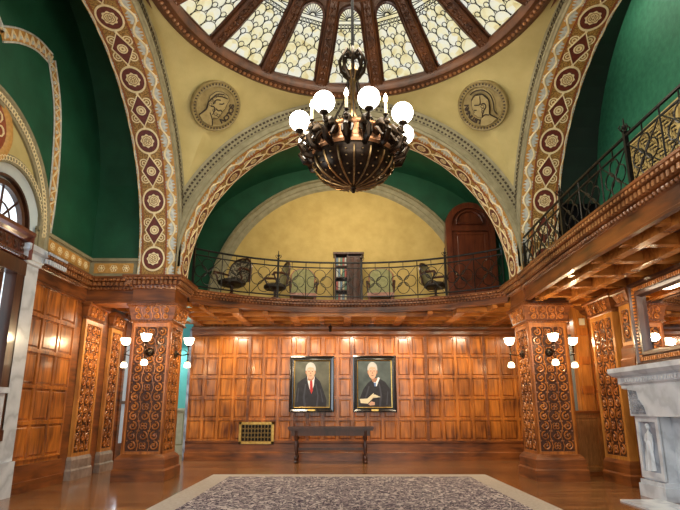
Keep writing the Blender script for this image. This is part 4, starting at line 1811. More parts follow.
# ------------------------------------------------------------------ the great piers
def make_pier(label):
    h = PW / 2
    th = thing('carved_pier', label, 'pier', (0, 0, 0))
    def rect(g):
        return [(-g, -g), (g, -g), (g, g), (-g, g)]
    pl = MB()
    sweep(pl, rect(h), [(0.10, 0), (0.10, 0.18), (0.075, 0.21), (0.075, 0.36), (0.05, 0.40), (0.02, 0.43), (0, 0.45)], closed=True)
    pl.build('plinth', WOODT, th)
    sh = MB()
    g = h - 0.028
    # recessed grounds
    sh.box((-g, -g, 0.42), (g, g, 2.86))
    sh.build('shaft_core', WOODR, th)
    bd = MB()
    for k in range(4):
        a = k * PI / 2
        u = V(math.cos(a), math.sin(a), 0)
        n = V(math.sin(a), -math.cos(a), 0)
        o = n * g - u * h
        bd.fbox(o, u, Z, n, (0, 0.42, -0.01), (0.065, 2.86, 0.028))
        bd.fbox(o, u, Z, n, (PW - 0.065, 0.42, -0.01), (PW, 2.86, 0.028))
        bd.fbox(o, u, Z, n, (0.065, 0.42, -0.01), (PW - 0.065, 0.50, 0.028))
        bd.fbox(o, u, Z, n, (0.065, 2.76, -0.01), (PW - 0.065, 2.86, 0.028))
    bd.build('shaft_borders', WOODC, th)
    for k in range(4):
        cv = MB()
        a = k * PI / 2
        u = V(math.cos(a), math.sin(a), 0)
        n = V(math.sin(a), -math.cos(a), 0)
        o = n * g - u * (h - 0.07) + Z * 0.51
        carve(cv, o, u, Z, n, PW - 0.14, 2.24, 3, 0.012)
        cv.build('scroll_carving', WOODC, th, smooth=True)
    cp = MB()
    sweep(cp, rect(h), [(0, 2.84), (0.035, 2.85), (0.04, 2.875), (0.02, 2.89), (0.03, 2.95), (0.06, 3.08), (0.075, 3.14), (0.10, 3.16), (0.10, 3.20), (0.06, 3.22)], closed=True)
    beads(cp, rect(h), 0.036, 2.862, 0.020, 0.05, True)
    dentils(cp, rect(h), 0.095, 3.165, 3.20, 0.03, 0.02, 0.055, True)
    cp.build('capital', WOODT, th)
    for k in range(4):
        cc = MB()
        a = k * PI / 2
        u = V(math.cos(a), math.sin(a), 0)
        n = V(math.sin(a), -math.cos(a), 0)
        vv = (Z * 0.24 + n * 0.045).normalized()
        o = n * (h + 0.022) - u * (h - 0.02) + Z * 2.90
        carve(cc, o, u, vv, n, PW - 0.04, 0.24, 4, 0.012)
        cc.build('capital_carving', WOODC, th, smooth=True)
    a_, b__ = entab(rect(h), closed=True, zt=3.74, zb=3.22)
    a_.face([V(-h, -h, 3.74), V(h, -h, 3.74), V(h, h, 3.74), V(-h, h, 3.74)])
    a_.build('entablature', WOODT, th)
    b__.build('dentils', BEADW, th)
    return th


pc = A + PW / 2
p1 = make_pier('massive square carved wooden pier with scrollwork and wall lamps left of the back wall')
p1.location = (-pc, pc, 0)
dup(p1, (pc, pc, 0), 0, 'massive square carved wooden pier with scrollwork and wall lamps right of the back wall')

# ------------------------------------------------------------------ flat carved pilasters
def pilaster(name, label, loc, rz, W, z0, z1, cols, capz=0.32, proj=0.14, marblebase=False, side_light=False):
    """front faces local -Y, back at y=0"""
    th = thing(name, label, 'pilaster', (0, 0, 0))
    h = W / 2
    m = MB()
    sweep(m, [(-h, 0), (-h, -proj), (h, -proj), (h, 0)], [(0.05, z0), (0.05, z0 + 0.16), (0.03, z0 + 0.19), (0.03, z0 + 0.34), (0, z0 + 0.4), (-0.01, z0 + 0.4)])
    m.build('base', STONEB if marblebase else WOODT, th)
    m = MB()
    m.box((-h + 0.02, -proj + 0.02, z0 + 0.1), (h - 0.02, 0, z1 - capz))
    m.build('shaft_core', WOODR, th)
    m = MB()
    bw = min(0.07, W * 0.13)
    m.box((-h, -proj, z0 + 0.38), (-h + bw, 0, z1 - capz))
    m.box((h - bw, -proj, z0 + 0.38), (h, 0, z1 - capz))
    m.box((-h + bw, -proj, z0 + 0.38), (h - bw, -proj + 0.05, z0 + 0.46))
    m.box((-h + bw, -proj, z1 - capz - 0.08), (h - bw, -proj + 0.05, z1 - capz))
    m.build('shaft_borders', WOODH, th)
    m = MB()
    carve(m, V(-h + bw, -proj + 0.02, z0 + 0.47), X, Z, -Y, W - 2 * bw, z1 - capz - 0.09 - z0 - 0.47, cols, 0.011)
    m.build('scroll_carving', WOODC, th, smooth=True)
    m = MB()
    sweep(m, [(-h, 0), (-h, -proj), (h, -proj), (h, 0)], [(0, z1 - capz), (0.03, z1 - capz + 0.01), (0.03, z1 - capz + 0.04), (0.01, z1 - capz + 0.05), (0.06, z1 - 0.07), (0.09, z1 - 0.05), (0.09, z1), (0, z1)])
    beads(m, [(-h, 0), (-h, -proj), (h, -proj), (h, 0)], 0.03, z1 - capz + 0.025, 0.018, 0.05)
    m.build('capital', WOODT, th)
    m = MB()
    vv = (Z * 0.2 + V(0, -0.05, 0)).normalized()
    carve(m, V(-h + 0.02, -proj - 0.015, z1 - capz + 0.05), X, vv, -Y, W - 0.04, capz - 0.12, max(2, cols + 1), 0.011)
    m.build('capital_carving', WOODC, th, smooth=True)
    th.location = loc
    th.rotation_euler = (0, 0, rz)
    return th


# left row: face +X -> rotate local -Y to +X  (rz = +90deg)
pilaster('carved_pilaster', 'nearest wide carved pilaster with marble base on the left passage wall', (-WX + 0.005, 3.78, 0), PI / 2, 0.74, 0, 3.24, 3, marblebase=True, proj=0.07)
pilaster('carved_pilaster', 'narrower carved pilaster further along the left passage wall beside the glazed opening', (-WX + 0.005, 4.86, 0), PI / 2, 0.56, 0, 3.24, 2, marblebase=True, proj=0.07)
pilaster('carved_pilaster', 'farthest narrow carved pilaster on the left passage wall beyond the glazed opening', (-WX + 0.005, 6.80, 0), PI / 2, 0.60, 0, 3.24, 2, marblebase=True, proj=0.07)
pilaster('carved_pilaster', 'carved pilaster on the right wall between the right pier and the marble fireplace', (WX - 0.005, 3.05, 0), -PI / 2, 0.84, 0, 3.24, 3, proj=0.47)
pilaster('carved_pilaster', 'slim carved pilaster standing on the mantel at the far side of the mirror', (4.738, 2.24, 0), -PI / 2, 0.34, 1.88, 3.22, 1, capz=0.26, proj=0.10)

mb = MB()
mb.box((4.74, -2.55, 0), (WX + 0.1, 2.55, 3.44))
struct(mb.build('wall_chimney_breast', WOODM))
# ------------------------------------------------------------------ right back corner: doorway, panelled jamb, oak cabinet, switch
mb = MB()
mb.box((WX - 0.05, 4.95, 0), (WX + 0.03, 5.05, 3.2))
mb.box((WX - 0.05, 6.15, 0), (WX + 0.03, 6.25, 3.2))
mb.box((WX - 0.05, 5.0, 2.9), (WX + 0.03, 6.2, 3.3))
mb.box((WX - 0.03, 5.05, 0.0), (WX + 0.02, 6.15, 1.0))
d_ = struct(mb.build('door_2', WOODT))
mb = MB()
mb.box((WX, 5.05, 1.0), (WX + 0.02, 6.15, 2.9))
mb.build('door_pane', flat('dim_glass', (0.16, 0.19, 0.17), 0.1), d_)
th = thing('oak_cabinet', 'low speckled oak cabinet tucked between the right pier and the carved right pilaster', 'cabinet', (4.65, 4.4, 0))
mb = MB()
mb.box((4.34, 4.20, 0.06), (4.98, 4.55, 1.16))
mb.build('body', WOODO, th)
mb = MB()
mb.box((4.32, 4.17, 1.16), (5.0, 4.56, 1.21))
mb.build('top', WOODT, th)
mb = MB()
mb.box((4.33, 4.18, 0.0), (4.99, 4.555, 0.07))
mb.build('base', WOODT, th)
mb = MB()
panels(mb, V(4.36, 4.19, 0.09), X, Z, -Y, 0.60, 1.04, 1, 1, 0.06, 0.012)
mb.build('door', WOODO, th)
# tall wood casing behind the cabinet with keystones
th = thing('wooden_casing', 'tall honey wood casing with square blocks between right pier and right pilaster', 'casing', (4.95, 4.7, 0))
mb = MB()
mb.box((4.80, 4.60, 0.0), (5.09, 4.78, 3.4))
mb.box((4.86, 4.585, 0.0), (4.90, 4.60, 3.3))
mb.box((5.04, 4.585, 0.0), (5.07, 4.60, 3.3))
mb.build('casing_board', WOODH, th)
for z_ in (1.55, 2.15, 2.75):
    mb = MB()
    mb.box((4.84, 4.57, z_), (5.08, 4.62, z_ + 0.16))
    mb.build('block', WOODC, th)
mb = MB()
mb.box((4.92, 4.56, 2.98), (5.03, 4.598, 3.12))
tag(mb.build('alarm_box', flat('ivory_plastic', (0.75, 0.7, 0.5), 0.4)), 'small ivory box high on the honey wood casing', 'alarm box')

# ------------------------------------------------------------------ wall lamps on the piers
def make_sconce(label, group):
    th = thing('wall_sconce', label, 'wall lamp', (0, 0, 0), 0, group)
    m = MB()
    m.lathe([(0.0, -0.035), (0.05, -0.03), (0.075, -0.01), (0.08, 0.0)], (0, 0, 0), 16, axis='y')
    m.lathe([(0.0, -0.07), (0.025, -0.06), (0.03, -0.03)], (0, 0, 0), 12, axis='y')
    m.build('backplate', BRONZE, th, smooth=True)
    m = MB()
    m.tube([(0, -0.03, 0), (0, -0.09, -0.02), (0, -0.17, -0.02), (0, -0.24, 0.0)], 0.011, 6)
    m.tube([(0, -0.24, -0.12), (0, -0.24, 0.16)], 0.012, 6)
    m.tube([(0, -0.05, 0.02), (0, -0.10, 0.08), (0, -0.17, 0.08), (0, -0.23, 0.03)], 0.007, 5)
    m.sphere((0, -0.24, 0.0), 0.025, 8, 6)
    m.lathe([(0.012, -0.12), (0.028, -0.13), (0.03, -0.15), (0.02, -0.16)], (0, -0.24, 0), 10)
    m.lathe([(0.012, 0.13), (0.03, 0.15), (0.04, 0.17)], (0, -0.24, 0), 10)
    m.build('arm', BRONZE, th, smooth=True)
    m = MB()
    m.lathe([(0.035, 0.17), (0.07, 0.20), (0.088, 0.245), (0.098, 0.30), (0.105, 0.31), (0.095, 0.305), (0.06, 0.21), (0.02, 0.18)], (0, -0.24, 0), 16)
    m.build('upper_shade', SHADE, th, smooth=True)
    m = MB()
    m.lathe([(0.02, -0.15), (0.045, -0.165), (0.06, -0.20), (0.066, -0.235), (0.05, -0.26), (0.0, -0.265)], (0, -0.24, 0), 14)
    m.build('lower_shade', SHADE, th, smooth=True)
    return th


GS = None
spots = []
hs = PW / 2
zl = 2.28
for sx, pn in ((-1, 'left'), (1, 'right')):
    cx = sx * pc
    spots.append(((cx, pc - hs, zl), 0, 'bronze two-shade wall lamp on the front face of the %s carved pier' % pn))
    spots.append(((cx + hs, pc, zl), PI / 2, 'bronze two-shade wall lamp on the right side of the %s carved pier' % pn))
    spots.append(((cx - hs, pc, zl), -PI / 2, 'bronze two-shade wall lamp on the left side of the %s carved pier' % pn))
s0 = make_sconce(spots[0][2], 'wall lamps on the carved piers')
s0.location = spots[0][0]
for loc, rz, lb in spots[1:]:
    dup(s0, loc, rz, lb)
for loc, rz, lb in spots:
    d = V(math.sin(rz), -math.cos(rz), 0)
    point('sconce_light', tuple(V(*loc) + d * 0.34 + Z * 0.24), 34, (1.0, 0.76, 0.44), 0.07)

# ------------------------------------------------------------------ chandelier
class CB(MB):
    # the chandelier is drawn from a finial at 3.86 and hung with the finial at 4.05
    def build(self, *a, **k):
        self.v = [(x, y, 4.05 + (z - 3.86) * 0.72 if z < 4.46 else (4.482 + (z - 4.46) * 1.29 if z < 4.78 else z + 0.115 + max(0, z - 5.2) * 0.55)) for x, y, z in self.v]
        return MB.build(self, *a, **k)


CH = thing('chandelier', 'great dark bronze bowl chandelier with glass globes and candle lights under the dome', 'chandelier', (0, 0, 4.05))
m = CB()
NB = 48
rows = []
bowl = [(0.02, 3.98), (0.15, 4.0), (0.30, 4.07), (0.42, 4.17), (0.49, 4.29), (0.525, 4.39), (0.535, 4.46), (0.55, 4.48), (0.55, 4.50)]
for r_, z_ in bowl:
    row = []
    for k in range(NB):
        a = 2 * PI * k / NB
        rr = r_ * (1 + 0.035 * math.cos(24 * a)) if r_ < 0.52 and r_ > 0.05 else r_
        row.append(V(rr * math.cos(a), rr * math.sin(a), z_))
    rows.append(row)
m.grid(rows, closeu=True)
m.build('bowl', BRONZE, CH, smooth=True)
m = CB()
for k in range(16):
    a = 2 * PI * k / 16
    m.tube([V(r_ * 1.03 * math.cos(a), r_ * 1.03 * math.sin(a), z_) for r_, z_ in bowl[:7]], [0.006, 0.010, 0.013, 0.016, 0.016, 0.014, 0.012], 5)
for k in range(16):
    for q, (r_, z_) in enumerate(bowl[2:6]):
        a = 2 * PI * (k + 0.5) / 16
        m.sphere((r_ * 1.04 * math.cos(a), r_ * 1.04 * math.sin(a), z_), 0.014, 6, 4)
m.build('bowl_ribs', GOLDM, CH, smooth=True)
m = CB()
m.lathe([(0.0, 3.86), (0.02, 3.87), (0.028, 3.89), (0.02, 3.915), (0.035, 3.93), (0.04, 3.955), (0.02, 3.985), (0.06, 4.0)], (0, 0, 0), 14)
m.build('finial', BRONZE, CH, smooth=True)
m = CB()
m.lathe([(0.56, 4.50), (0.575, 4.53), (0.56, 4.56), (0.52, 4.58), (0.47, 4.66), (0.45, 4.74), (0.47, 4.76), (0.47, 4.78), (0.3, 4.79)], (0, 0, 0), 40)
m.build('copper_band', COPPER, CH, smooth=True)
m = CB()
m.lathe([(0.28, 4.78), (0.22, 4.80), (0.10, 4.86), (0.06, 4.95), (0.10, 5.02), (0.06, 5.10), (0.035, 5.2), (0.035, 5.45), (0.07, 5.50), (0.10, 5.56), (0.06, 5.62), (0.03, 5.66)], (0, 0, 0), 18)
m.build('stem', GOLDM, CH, smooth=True)
m = CB()
for k in range(8):
    a = 2 * PI * k / 8
    e_ = V(math.cos(a), math.sin(a), 0)
    m.tube([e_ * 0.40 + Z * 4.78, e_ * 0.30 + Z * 4.98, e_ * 0.14 + Z * 5.25, e_ * 0.07 + Z * 5.5], 0.009, 5)
    m.tube([e_ * 0.05 + Z * 5.5, e_ * 0.16 + Z * 5.58, e_ * 0.19 + Z * 5.68, e_ * 0.12 + Z * 5.77, e_ * 0.03 + Z * 5.74], 0.024, 6)
    m.tube([e_ * 0.28 + Z * 4.80, e_ * 0.36 + Z * 4.90, e_ * 0.30 + Z * 4.98, e_ * 0.22 + Z * 4.92], 0.010, 5)
m.build('crown_scrolls', BRONZE, CH, smooth=True)
m = CB()
m.tube([(0, 0, 5.6), (0, 0, 7.0)], 0.022, 8)
m.build('suspension_rod', VOID, CH)
ap = gp = cp_ = None
protos = {}
for k in range(16):
    a = math.radians(-90 + 14 - 90 * 0 + 22.5 * k)
    big = (k % 2 == 0)
    key = big
    if key not in protos:
        ar = CB()
        # winged figure-like bracket: scroll body leaning out, built on +X axis, origin at chandelier base
        body = [V(0.42, 0, 4.60), V(0.50, 0, 4.70), V(0.60, 0, 4.72), V(0.68, 0, 4.66)]
        ar.tube(body, [0.040, 0.066, 0.060, 0.032], 8)
        ar.tube([V(0.44, 0, 4.55), V(0.56, 0, 4.50), V(0.68, 0, 4.52), V(0.74, 0, 4.60), V(0.68, 0, 4.67), V(0.61, 0, 4.61)], [0.028, 0.042, 0.040, 0.032, 0.024, 0.014], 7)
        for sy in (-1, 1):
            ar.tube([V(0.50, sy * 0.03, 4.70), V(0.60, sy * 0.062, 4.64), V(0.66, sy * 0.055, 4.56), V(0.60, sy * 0.03, 4.50)], [0.022, 0.024, 0.018, 0.008], 6)
        ar.sphere((0.70, 0, 4.70), 0.040, 8, 6)
        if big:
            ar.tube([V(0.68, 0, 4.66), V(0.74, 0, 4.70), V(0.745, 0, 4.76)], [0.022, 0.018, 0.016], 7)
            ar.lathe([(0.016, 4.73), (0.045, 4.745), (0.06, 4.76), (0.05, 4.785), (0.06, 4.80)], (0.745, 0, 0), 12)
        else:
            ar.tube([V(0.62, 0, 4.70), V(0.68, 0, 4.78)], [0.02, 0.014], 6)
            ar.lathe([(0.014, 4.76), (0.036, 4.775), (0.036, 4.785), (0.014, 4.79)], (0.68, 0, 0), 10)
        # local coordinates about the chandelier root
        o = ar.build('arm', BRONZE if k % 4 else BRONZE, CH, smooth=True)
        lt = CB()
        if big:
            lt.sphere((0.745, 0, 4.90), 0.140, 20, 14)
            o2 = lt.build('globe', GLOBE, CH, smooth=True)
        else:
            lt.lathe([(0.018, 4.79), (0.019, 4.95), (0.014, 4.96)], (0.68, 0, 0), 10)
            o2 = lt.build('candle', CREAM, CH, smooth=True)
            bb = CB()
            bb.lathe([(0.012, 4.955), (0.028, 4.985), (0.029, 5.01), (0.016, 5.055), (0.001, 5.085)], (0.68, 0, 0), 10)
            o3 = bb.build('candle_flame_bulb', BULB, o2, smooth=True)
        protos[key] = (o, o2)
        o.rotation_euler = (0, 0, a)
        o2.rotation_euler = (0, 0, a)
    else:
        for src in protos[key]:
            c_ = src.copy()
            COL.objects.link(c_)
            c_.parent = CH
            c_.rotation_euler = (0, 0, a)
            for g_ in src.children:
                d_ = g_.copy()
                COL.objects.link(d_)
                d_.parent = c_
for k in range(4):
    a = k * PI / 2 + 0.7
    point('globe_light', (1.02 * math.cos(a), 1.02 * math.sin(a), 4.95), 26, (1.0, 0.86, 0.62), 0.12)

# ------------------------------------------------------------------ portraits
def portrait(label, x0, x1, z0, z1, shapes, bg):
    cx = (x0 + x1) / 2
    yy = YB - 0.03
    th = thing('framed_portrait', label, 'painting', (cx, YB, z0))
    m = MB()
    W, H = x1 - x0, z1 - z0
    fw = 0.13
    rings = []
    for ins, dep in ((0, 0.0), (0, 0.09), (0.03, 0.10), (0.07, 0.07), (0.10, 0.075), (fw - 0.02, 0.05)):
        rings.append([V(x0 + ins, yy - dep, z0 + ins), V(x1 - ins, yy - dep, z0 + ins), V(x1 - ins, yy - dep, z1 - ins), V(x0 + ins, yy - dep, z1 - ins)])
    for k in range(len(rings) - 1):
        for a in range(4):
            b = (a + 1) % 4
            m.face([rings[k][a], rings[k][b], rings[k + 1][b], rings[k + 1][a]])
    m.build('frame', BLACK, th)
    m = MB()
    rings = []
    for ins, dep in ((fw - 0.025, 0.05), (fw - 0.018, 0.062), (fw, 0.045), (fw, 0.03)):
        rings.append([V(x0 + ins, yy - dep, z0 + ins), V(x1 - ins, yy - dep, z0 + ins), V(x1 - ins, yy - dep, z1 - ins), V(x0 + ins, yy - dep, z1 - ins)])
    for k in range(len(rings) - 1):
        for a in range(4):
            b = (a + 1) % 4
            m.face([rings[k][a], rings[k][b], rings[k + 1][b], rings[k + 1][a]])
    m.build('gilt_slip', BRASS, th)
    m = MB()
    mats = []
    idx = {}
    ox, oz = x0 + fw, z0 + fw
    w_, h_ = W - 2 * fw, H - 2 * fw
    def mt(mm):
        if mm.name not in idx:
            idx[mm.name] = len(mats)
            mats.append(mm)
        return idx[mm.name]
    m.cur = mt(bg)
    m.face([V(ox - 0.01, yy - 0.035, oz - 0.01), V(ox + w_ + 0.01, yy - 0.035, oz - 0.01), V(ox + w_ + 0.01, yy - 0.035, oz + h_ + 0.01), V(ox - 0.01, yy - 0.035, oz + h_ + 0.01)])
    dep = 0.0355
    for mm, pts, smoothit in shapes:
        m.cur = mt(mm)
        if smoothit:
            cl = pts + [pts[0]]
            pp = [tuple(q) for q in curve_pts([pts[-1]] + cl + [pts[1]], 4)][4:-4]
        else:
            pp = pts
        m.face([V(ox + min(1, max(0, a)) * w_, yy - dep, oz + min(1, max(0, b)) * h_) for a, b in pp])
        dep += 0.0005
    m.build('canvas', mats, th)
    m = MB()
    m.box((cx - 0.09, yy - 0.105, z0 + 0.03), (cx + 0.09, yy - 0.085, z0 + 0.075))
    m.build('name_plate', BRASS, th)
    return th


def ell(cx, cy, rx, ry, n=18):
    return [(cx + rx * math.cos(2 * PI * k / n), cy + ry * math.sin(2 * PI * k / n)) for k in range(n)]


SK = flat('painted_skin', (0.62, 0.36, 0.24))
SKD = flat('painted_skin_dark', (0.36, 0.17, 0.10))
HR = flat('painted_grey_hair', (0.48, 0.47, 0.45))
SUIT = noise_mat('painted_suit', (0.008, 0.008, 0.012), (0.020, 0.020, 0.028), 12)
SUITL = flat('painted_suit_fold', (0.045, 0.045, 0.06))
SHIRT = flat('painted_shirt', (0.75, 0.75, 0.78))
TIE = flat('painted_red_tie', (0.45, 0.03, 0.025))
BTIE = flat('painted_blue_tie', (0.12, 0.22, 0.45))
EYE = flat('painted_dark_line', (0.05, 0.025, 0.02))
PAGE = flat('painted_page', (0.75, 0.66, 0.45))
BG1 = noise_mat('painted_olive_ground', (0.035, 0.038, 0.028), (0.13, 0.13, 0.095), 3)
BG2 = noise_mat('painted_slate_ground', (0.022, 0.035, 0.038), (0.09, 0.115, 0.11), 3)


def face_shapes(cx, cy, s):
    return [
        (HR, ell(cx, cy + 0.050 * s, 0.135 * s, 0.140 * s), False),
        (SKD, ell(cx - 0.115 * s, cy - 0.01 * s, 0.022 * s, 0.035 * s, 10), False),
        (SKD, ell(cx + 0.115 * s, cy - 0.01 * s, 0.022 * s, 0.035 * s, 10), False),
        (SK, ell(cx, cy - 0.015 * s, 0.108 * s, 0.128 * s), False),
        (HR, [(cx - 0.12 * s, cy + 0.03 * s), (cx - 0.10 * s, cy + 0.13 * s), (cx, cy + 0.165 * s), (cx + 0.11 * s, cy + 0.12 * s), (cx + 0.12 * s, cy + 0.03 * s), (cx + 0.09 * s, cy + 0.08 * s), (cx - 0.02 * s, cy + 0.095 * s), (cx - 0.09 * s, cy + 0.075 * s)], False),
        (EYE, ell(cx - 0.045 * s, cy + 0.01 * s, 0.020 * s, 0.008 * s, 8), False),
        (EYE, ell(cx + 0.045 * s, cy + 0.01 * s, 0.020 * s, 0.008 * s, 8), False),
        (HR, [(cx - 0.075 * s, cy + 0.03 * s), (cx - 0.02 * s, cy + 0.032 * s), (cx - 0.02 * s, cy + 0.042 * s), (cx - 0.07 * s, cy + 0.045 * s)], False),
        (HR, [(cx + 0.075 * s, cy + 0.03 * s), (cx + 0.02 * s, cy + 0.032 * s), (cx + 0.02 * s, cy + 0.042 * s), (cx + 0.07 * s, cy + 0.045 * s)], False),
        (SKD, [(cx + 0.0 * s, cy + 0.01 * s), (cx + 0.02 * s, cy - 0.045 * s), (cx - 0.02 * s, cy - 0.045 * s)], False),
        (EYE, ell(cx, cy - 0.08 * s, 0.036 * s, 0.006 * s, 10), False),
    ]


sh1 = [(SUIT, [(0.02, 0.0), (0.04, 0.30), (0.08, 0.52), (0.22, 0.60), (0.36, 0.66), (0.60, 0.66), (0.74, 0.55), (0.82, 0.38), (0.93, 0.15), (0.92, 0.0)], False),
       (SUITL, [(0.28, 0.0), (0.24, 0.2), (0.30, 0.5), (0.34, 0.5), (0.30, 0.22), (0.34, 0.0)], False),
       (SUITL, [(0.62, 0.0), (0.66, 0.25), (0.60, 0.50), (0.63, 0.50), (0.70, 0.25), (0.68, 0.0)], False),
       (SUITL, [(0.06, 0.1), (0.10, 0.4), (0.13, 0.42), (0.10, 0.1)], False),
       (SUITL, [(0.80, 0.1), (0.74, 0.38), (0.76, 0.38), (0.84, 0.1)], False),
       (SHIRT, [(0.36, 0.66), (0.40, 0.45), (0.49, 0.30), (0.56, 0.48), (0.58, 0.66)], False),
       (SUIT, [(0.34, 0.67), (0.46, 0.30), (0.42, 0.30), (0.30, 0.60)], False),
       (TIE, [(0.44, 0.58), (0.51, 0.58), (0.53, 0.36), (0.49, 0.28), (0.45, 0.36)], False),
       (SKD, [(0.38, 0.66), (0.38, 0.58), (0.46, 0.56), (0.55, 0.60), (0.57, 0.68)], False)] + face_shapes(0.46, 0.765, 1.12)
sh2 = [(SUIT, [(0.02, 0.0), (0.06, 0.2), (0.16, 0.38), (0.30, 0.52), (0.42, 0.58), (0.62, 0.62), (0.82, 0.54), (0.97, 0.38), (0.99, 0.0)], False),
       (SUITL, [(0.62, 0.0), (0.66, 0.3), (0.62, 0.5), (0.66, 0.5), (0.72, 0.25), (0.68, 0.0)], False),
       (SUITL, [(0.84, 0.05), (0.88, 0.35), (0.91, 0.3), (0.88, 0.05)], False),
       (SUITL, [(0.20, 0.2), (0.32, 0.45), (0.35, 0.44), (0.26, 0.2)], False),
       (SHIRT, [(0.46, 0.58), (0.50, 0.46), (0.56, 0.44), (0.66, 0.62), (0.62, 0.64)], False),
       (BTIE, [(0.48, 0.52), (0.55, 0.52), (0.54, 0.44), (0.50, 0.44)], False),
       (SKD, [(0.40, 0.62), (0.44, 0.54), (0.54, 0.53), (0.60, 0.62)], False),
       (PAGE, [(0.05, 0.17), (0.08, 0.10), (0.28, 0.09), (0.34, 0.16), (0.50, 0.27), (0.68, 0.21), (0.50, 0.20), (0.42, 0.22), (0.48, 0.29), (0.28, 0.17)], False),
       (PAGE, [(0.05, 0.17), (0.08, 0.08), (0.29, 0.07), (0.46, 0.20), (0.47, 0.30), (0.28, 0.18)], False),
       (EYE, [(0.08, 0.085), (0.29, 0.07), (0.46, 0.20), (0.45, 0.17), (0.29, 0.05), (0.08, 0.065)], False),
       (SK, [(0.30, 0.06), (0.40, 0.12), (0.50, 0.10), (0.50, 0.04), (0.36, 0.03)], False)] + face_shapes(0.44, 0.765, 1.12)
portrait('black framed oil portrait of a person in dark suit and red tie', -1.47, -0.33, 1.16, 2.57, sh1, BG1)
portrait('black framed oil portrait of a person in black robe holding an open book', 0.15, 1.26, 1.16, 2.58, sh2, BG2)

# ------------------------------------------------------------------ wall vent
th = thing('brass_vent_grille', 'brass wall vent grille low on the panelled back wall left of the long table', 'vent', (-2.28, YB, 0.4))
mb = MB()
vx0, vx1, vz0, vz1 = -2.72, -1.84, 0.39, 0.92
yy = YB - 0.045
mb.box((vx0, yy - 0.02, vz0), (vx1, YB, vz0 + 0.06))
mb.box((vx0, yy - 0.02, vz1 - 0.06), (vx1, YB, vz1))
mb.box((vx0, yy - 0.02, vz0), (vx0 + 0.06, YB, vz1))
mb.box((vx1 - 0.06, yy - 0.02, vz0), (vx1, YB, vz1))
mb.build('frame', BRASS, th)
mb = MB()
mb.box((vx0 + 0.05, yy + 0.01, vz0 + 0.05), (vx1 - 0.05, YB - 0.005, vz1 - 0.05))
mb.build('backing', VOID, th)
mb = MB()
for i in range(9):
    for j in range(4):
        c = V(vx0 + 0.11 + i * (vx1 - vx0 - 0.22) / 8, yy, vz0 + 0.11 + j * (vz1 - vz0 - 0.22) / 3)
        mb.tube([c + V(0.042 * math.cos(q * PI / 4), 0, 0.055 * math.sin(q * PI / 4)) for q in range(8)], 0.0105, 4, closed=True)
for i in range(10):
    x = vx0 + 0.06 + i * (vx1 - vx0 - 0.12) / 9
    mb.box((x - 0.006, yy - 0.006, vz0 + 0.05), (x + 0.006, yy + 0.006, vz1 - 0.05))
for j in range(5):
    z_ = vz0 + 0.05 + j * (vz1 - vz0 - 0.10) / 4
    mb.box((vx0 + 0.05, yy - 0.006, z_ - 0.006), (vx1 - 0.05, yy + 0.006, z_ + 0.006))
mb.build('grille', noise_mat('dull_brass', (0.12, 0.08, 0.03), (0.28, 0.18, 0.06), 20, rough=0.4, metal=0.8), th)

# ------------------------------------------------------------------ long table under the portraits
th = thing('long_table', 'long dark wooden table with turned legs below the two portraits', 'table', (-0.4, 6.69, 0))
tx0, tx1, ty0, ty1 = -1.42, 0.62, 6.42, 6.96
mb = MB()
mb.box((tx0, ty0, 0.77), (tx1, ty1, 0.83))
mb.box((tx0 + 0.02, ty0 + 0.02, 0.74), (tx1 - 0.02, ty1 - 0.02, 0.77))
mb.build('tabletop', WOODD, th)
mb = MB()
mb.box((tx0 + 0.08, ty0 + 0.06, 0.62), (tx1 - 0.08, ty0 + 0.09, 0.745))
mb.box((tx0 + 0.08, ty1 - 0.09, 0.62), (tx1 - 0.08, ty1 - 0.06, 0.745))
mb.build('apron', WOODD, th)
for lx in (tx0 + 0.20, tx1 - 0.20):
    for ly in (ty0 + 0.09, ty1 - 0.09):
        mb = MB()
        mb.lathe([(0.035, 0.0), (0.045, 0.03), (0.03, 0.06), (0.045, 0.09), (0.045, 0.15), (0.02, 0.18), (0.035, 0.28), (0.045, 0.36), (0.025, 0.46), (0.022, 0.50), (0.045, 0.53), (0.045, 0.745)], (lx, ly, 0), 12)
        mb.build('leg', WOODD, th, smooth=True)
mb = MB()
mb.box((tx0 + 0.18, 6.67, 0.28), (tx1 - 0.18, 6.71, 0.34))
for lx in (tx0 + 0.20, tx1 - 0.20):
    mb.box((lx - 0.02, ty0 + 0.09, 0.27), (lx + 0.02, ty1 - 0.09, 0.33))
mb.build('stretcher', WOODD, th)

# ------------------------------------------------------------------ rug
th = thing('area_rug', 'large dark patterned rug with a plain beige border on the wood floor', 'rug', (0, -0.6, 0))
mb = MB()
mb.box((-2.63, -6.2, 0.0), (2.63, 4.25, 0.012))
mb.build('border', RUGB, th)
mb = MB()
mb.box((-2.25, -5.8, 0.010), (2.25, 3.88, 0.016))
mb.build('field', RUGM, th)

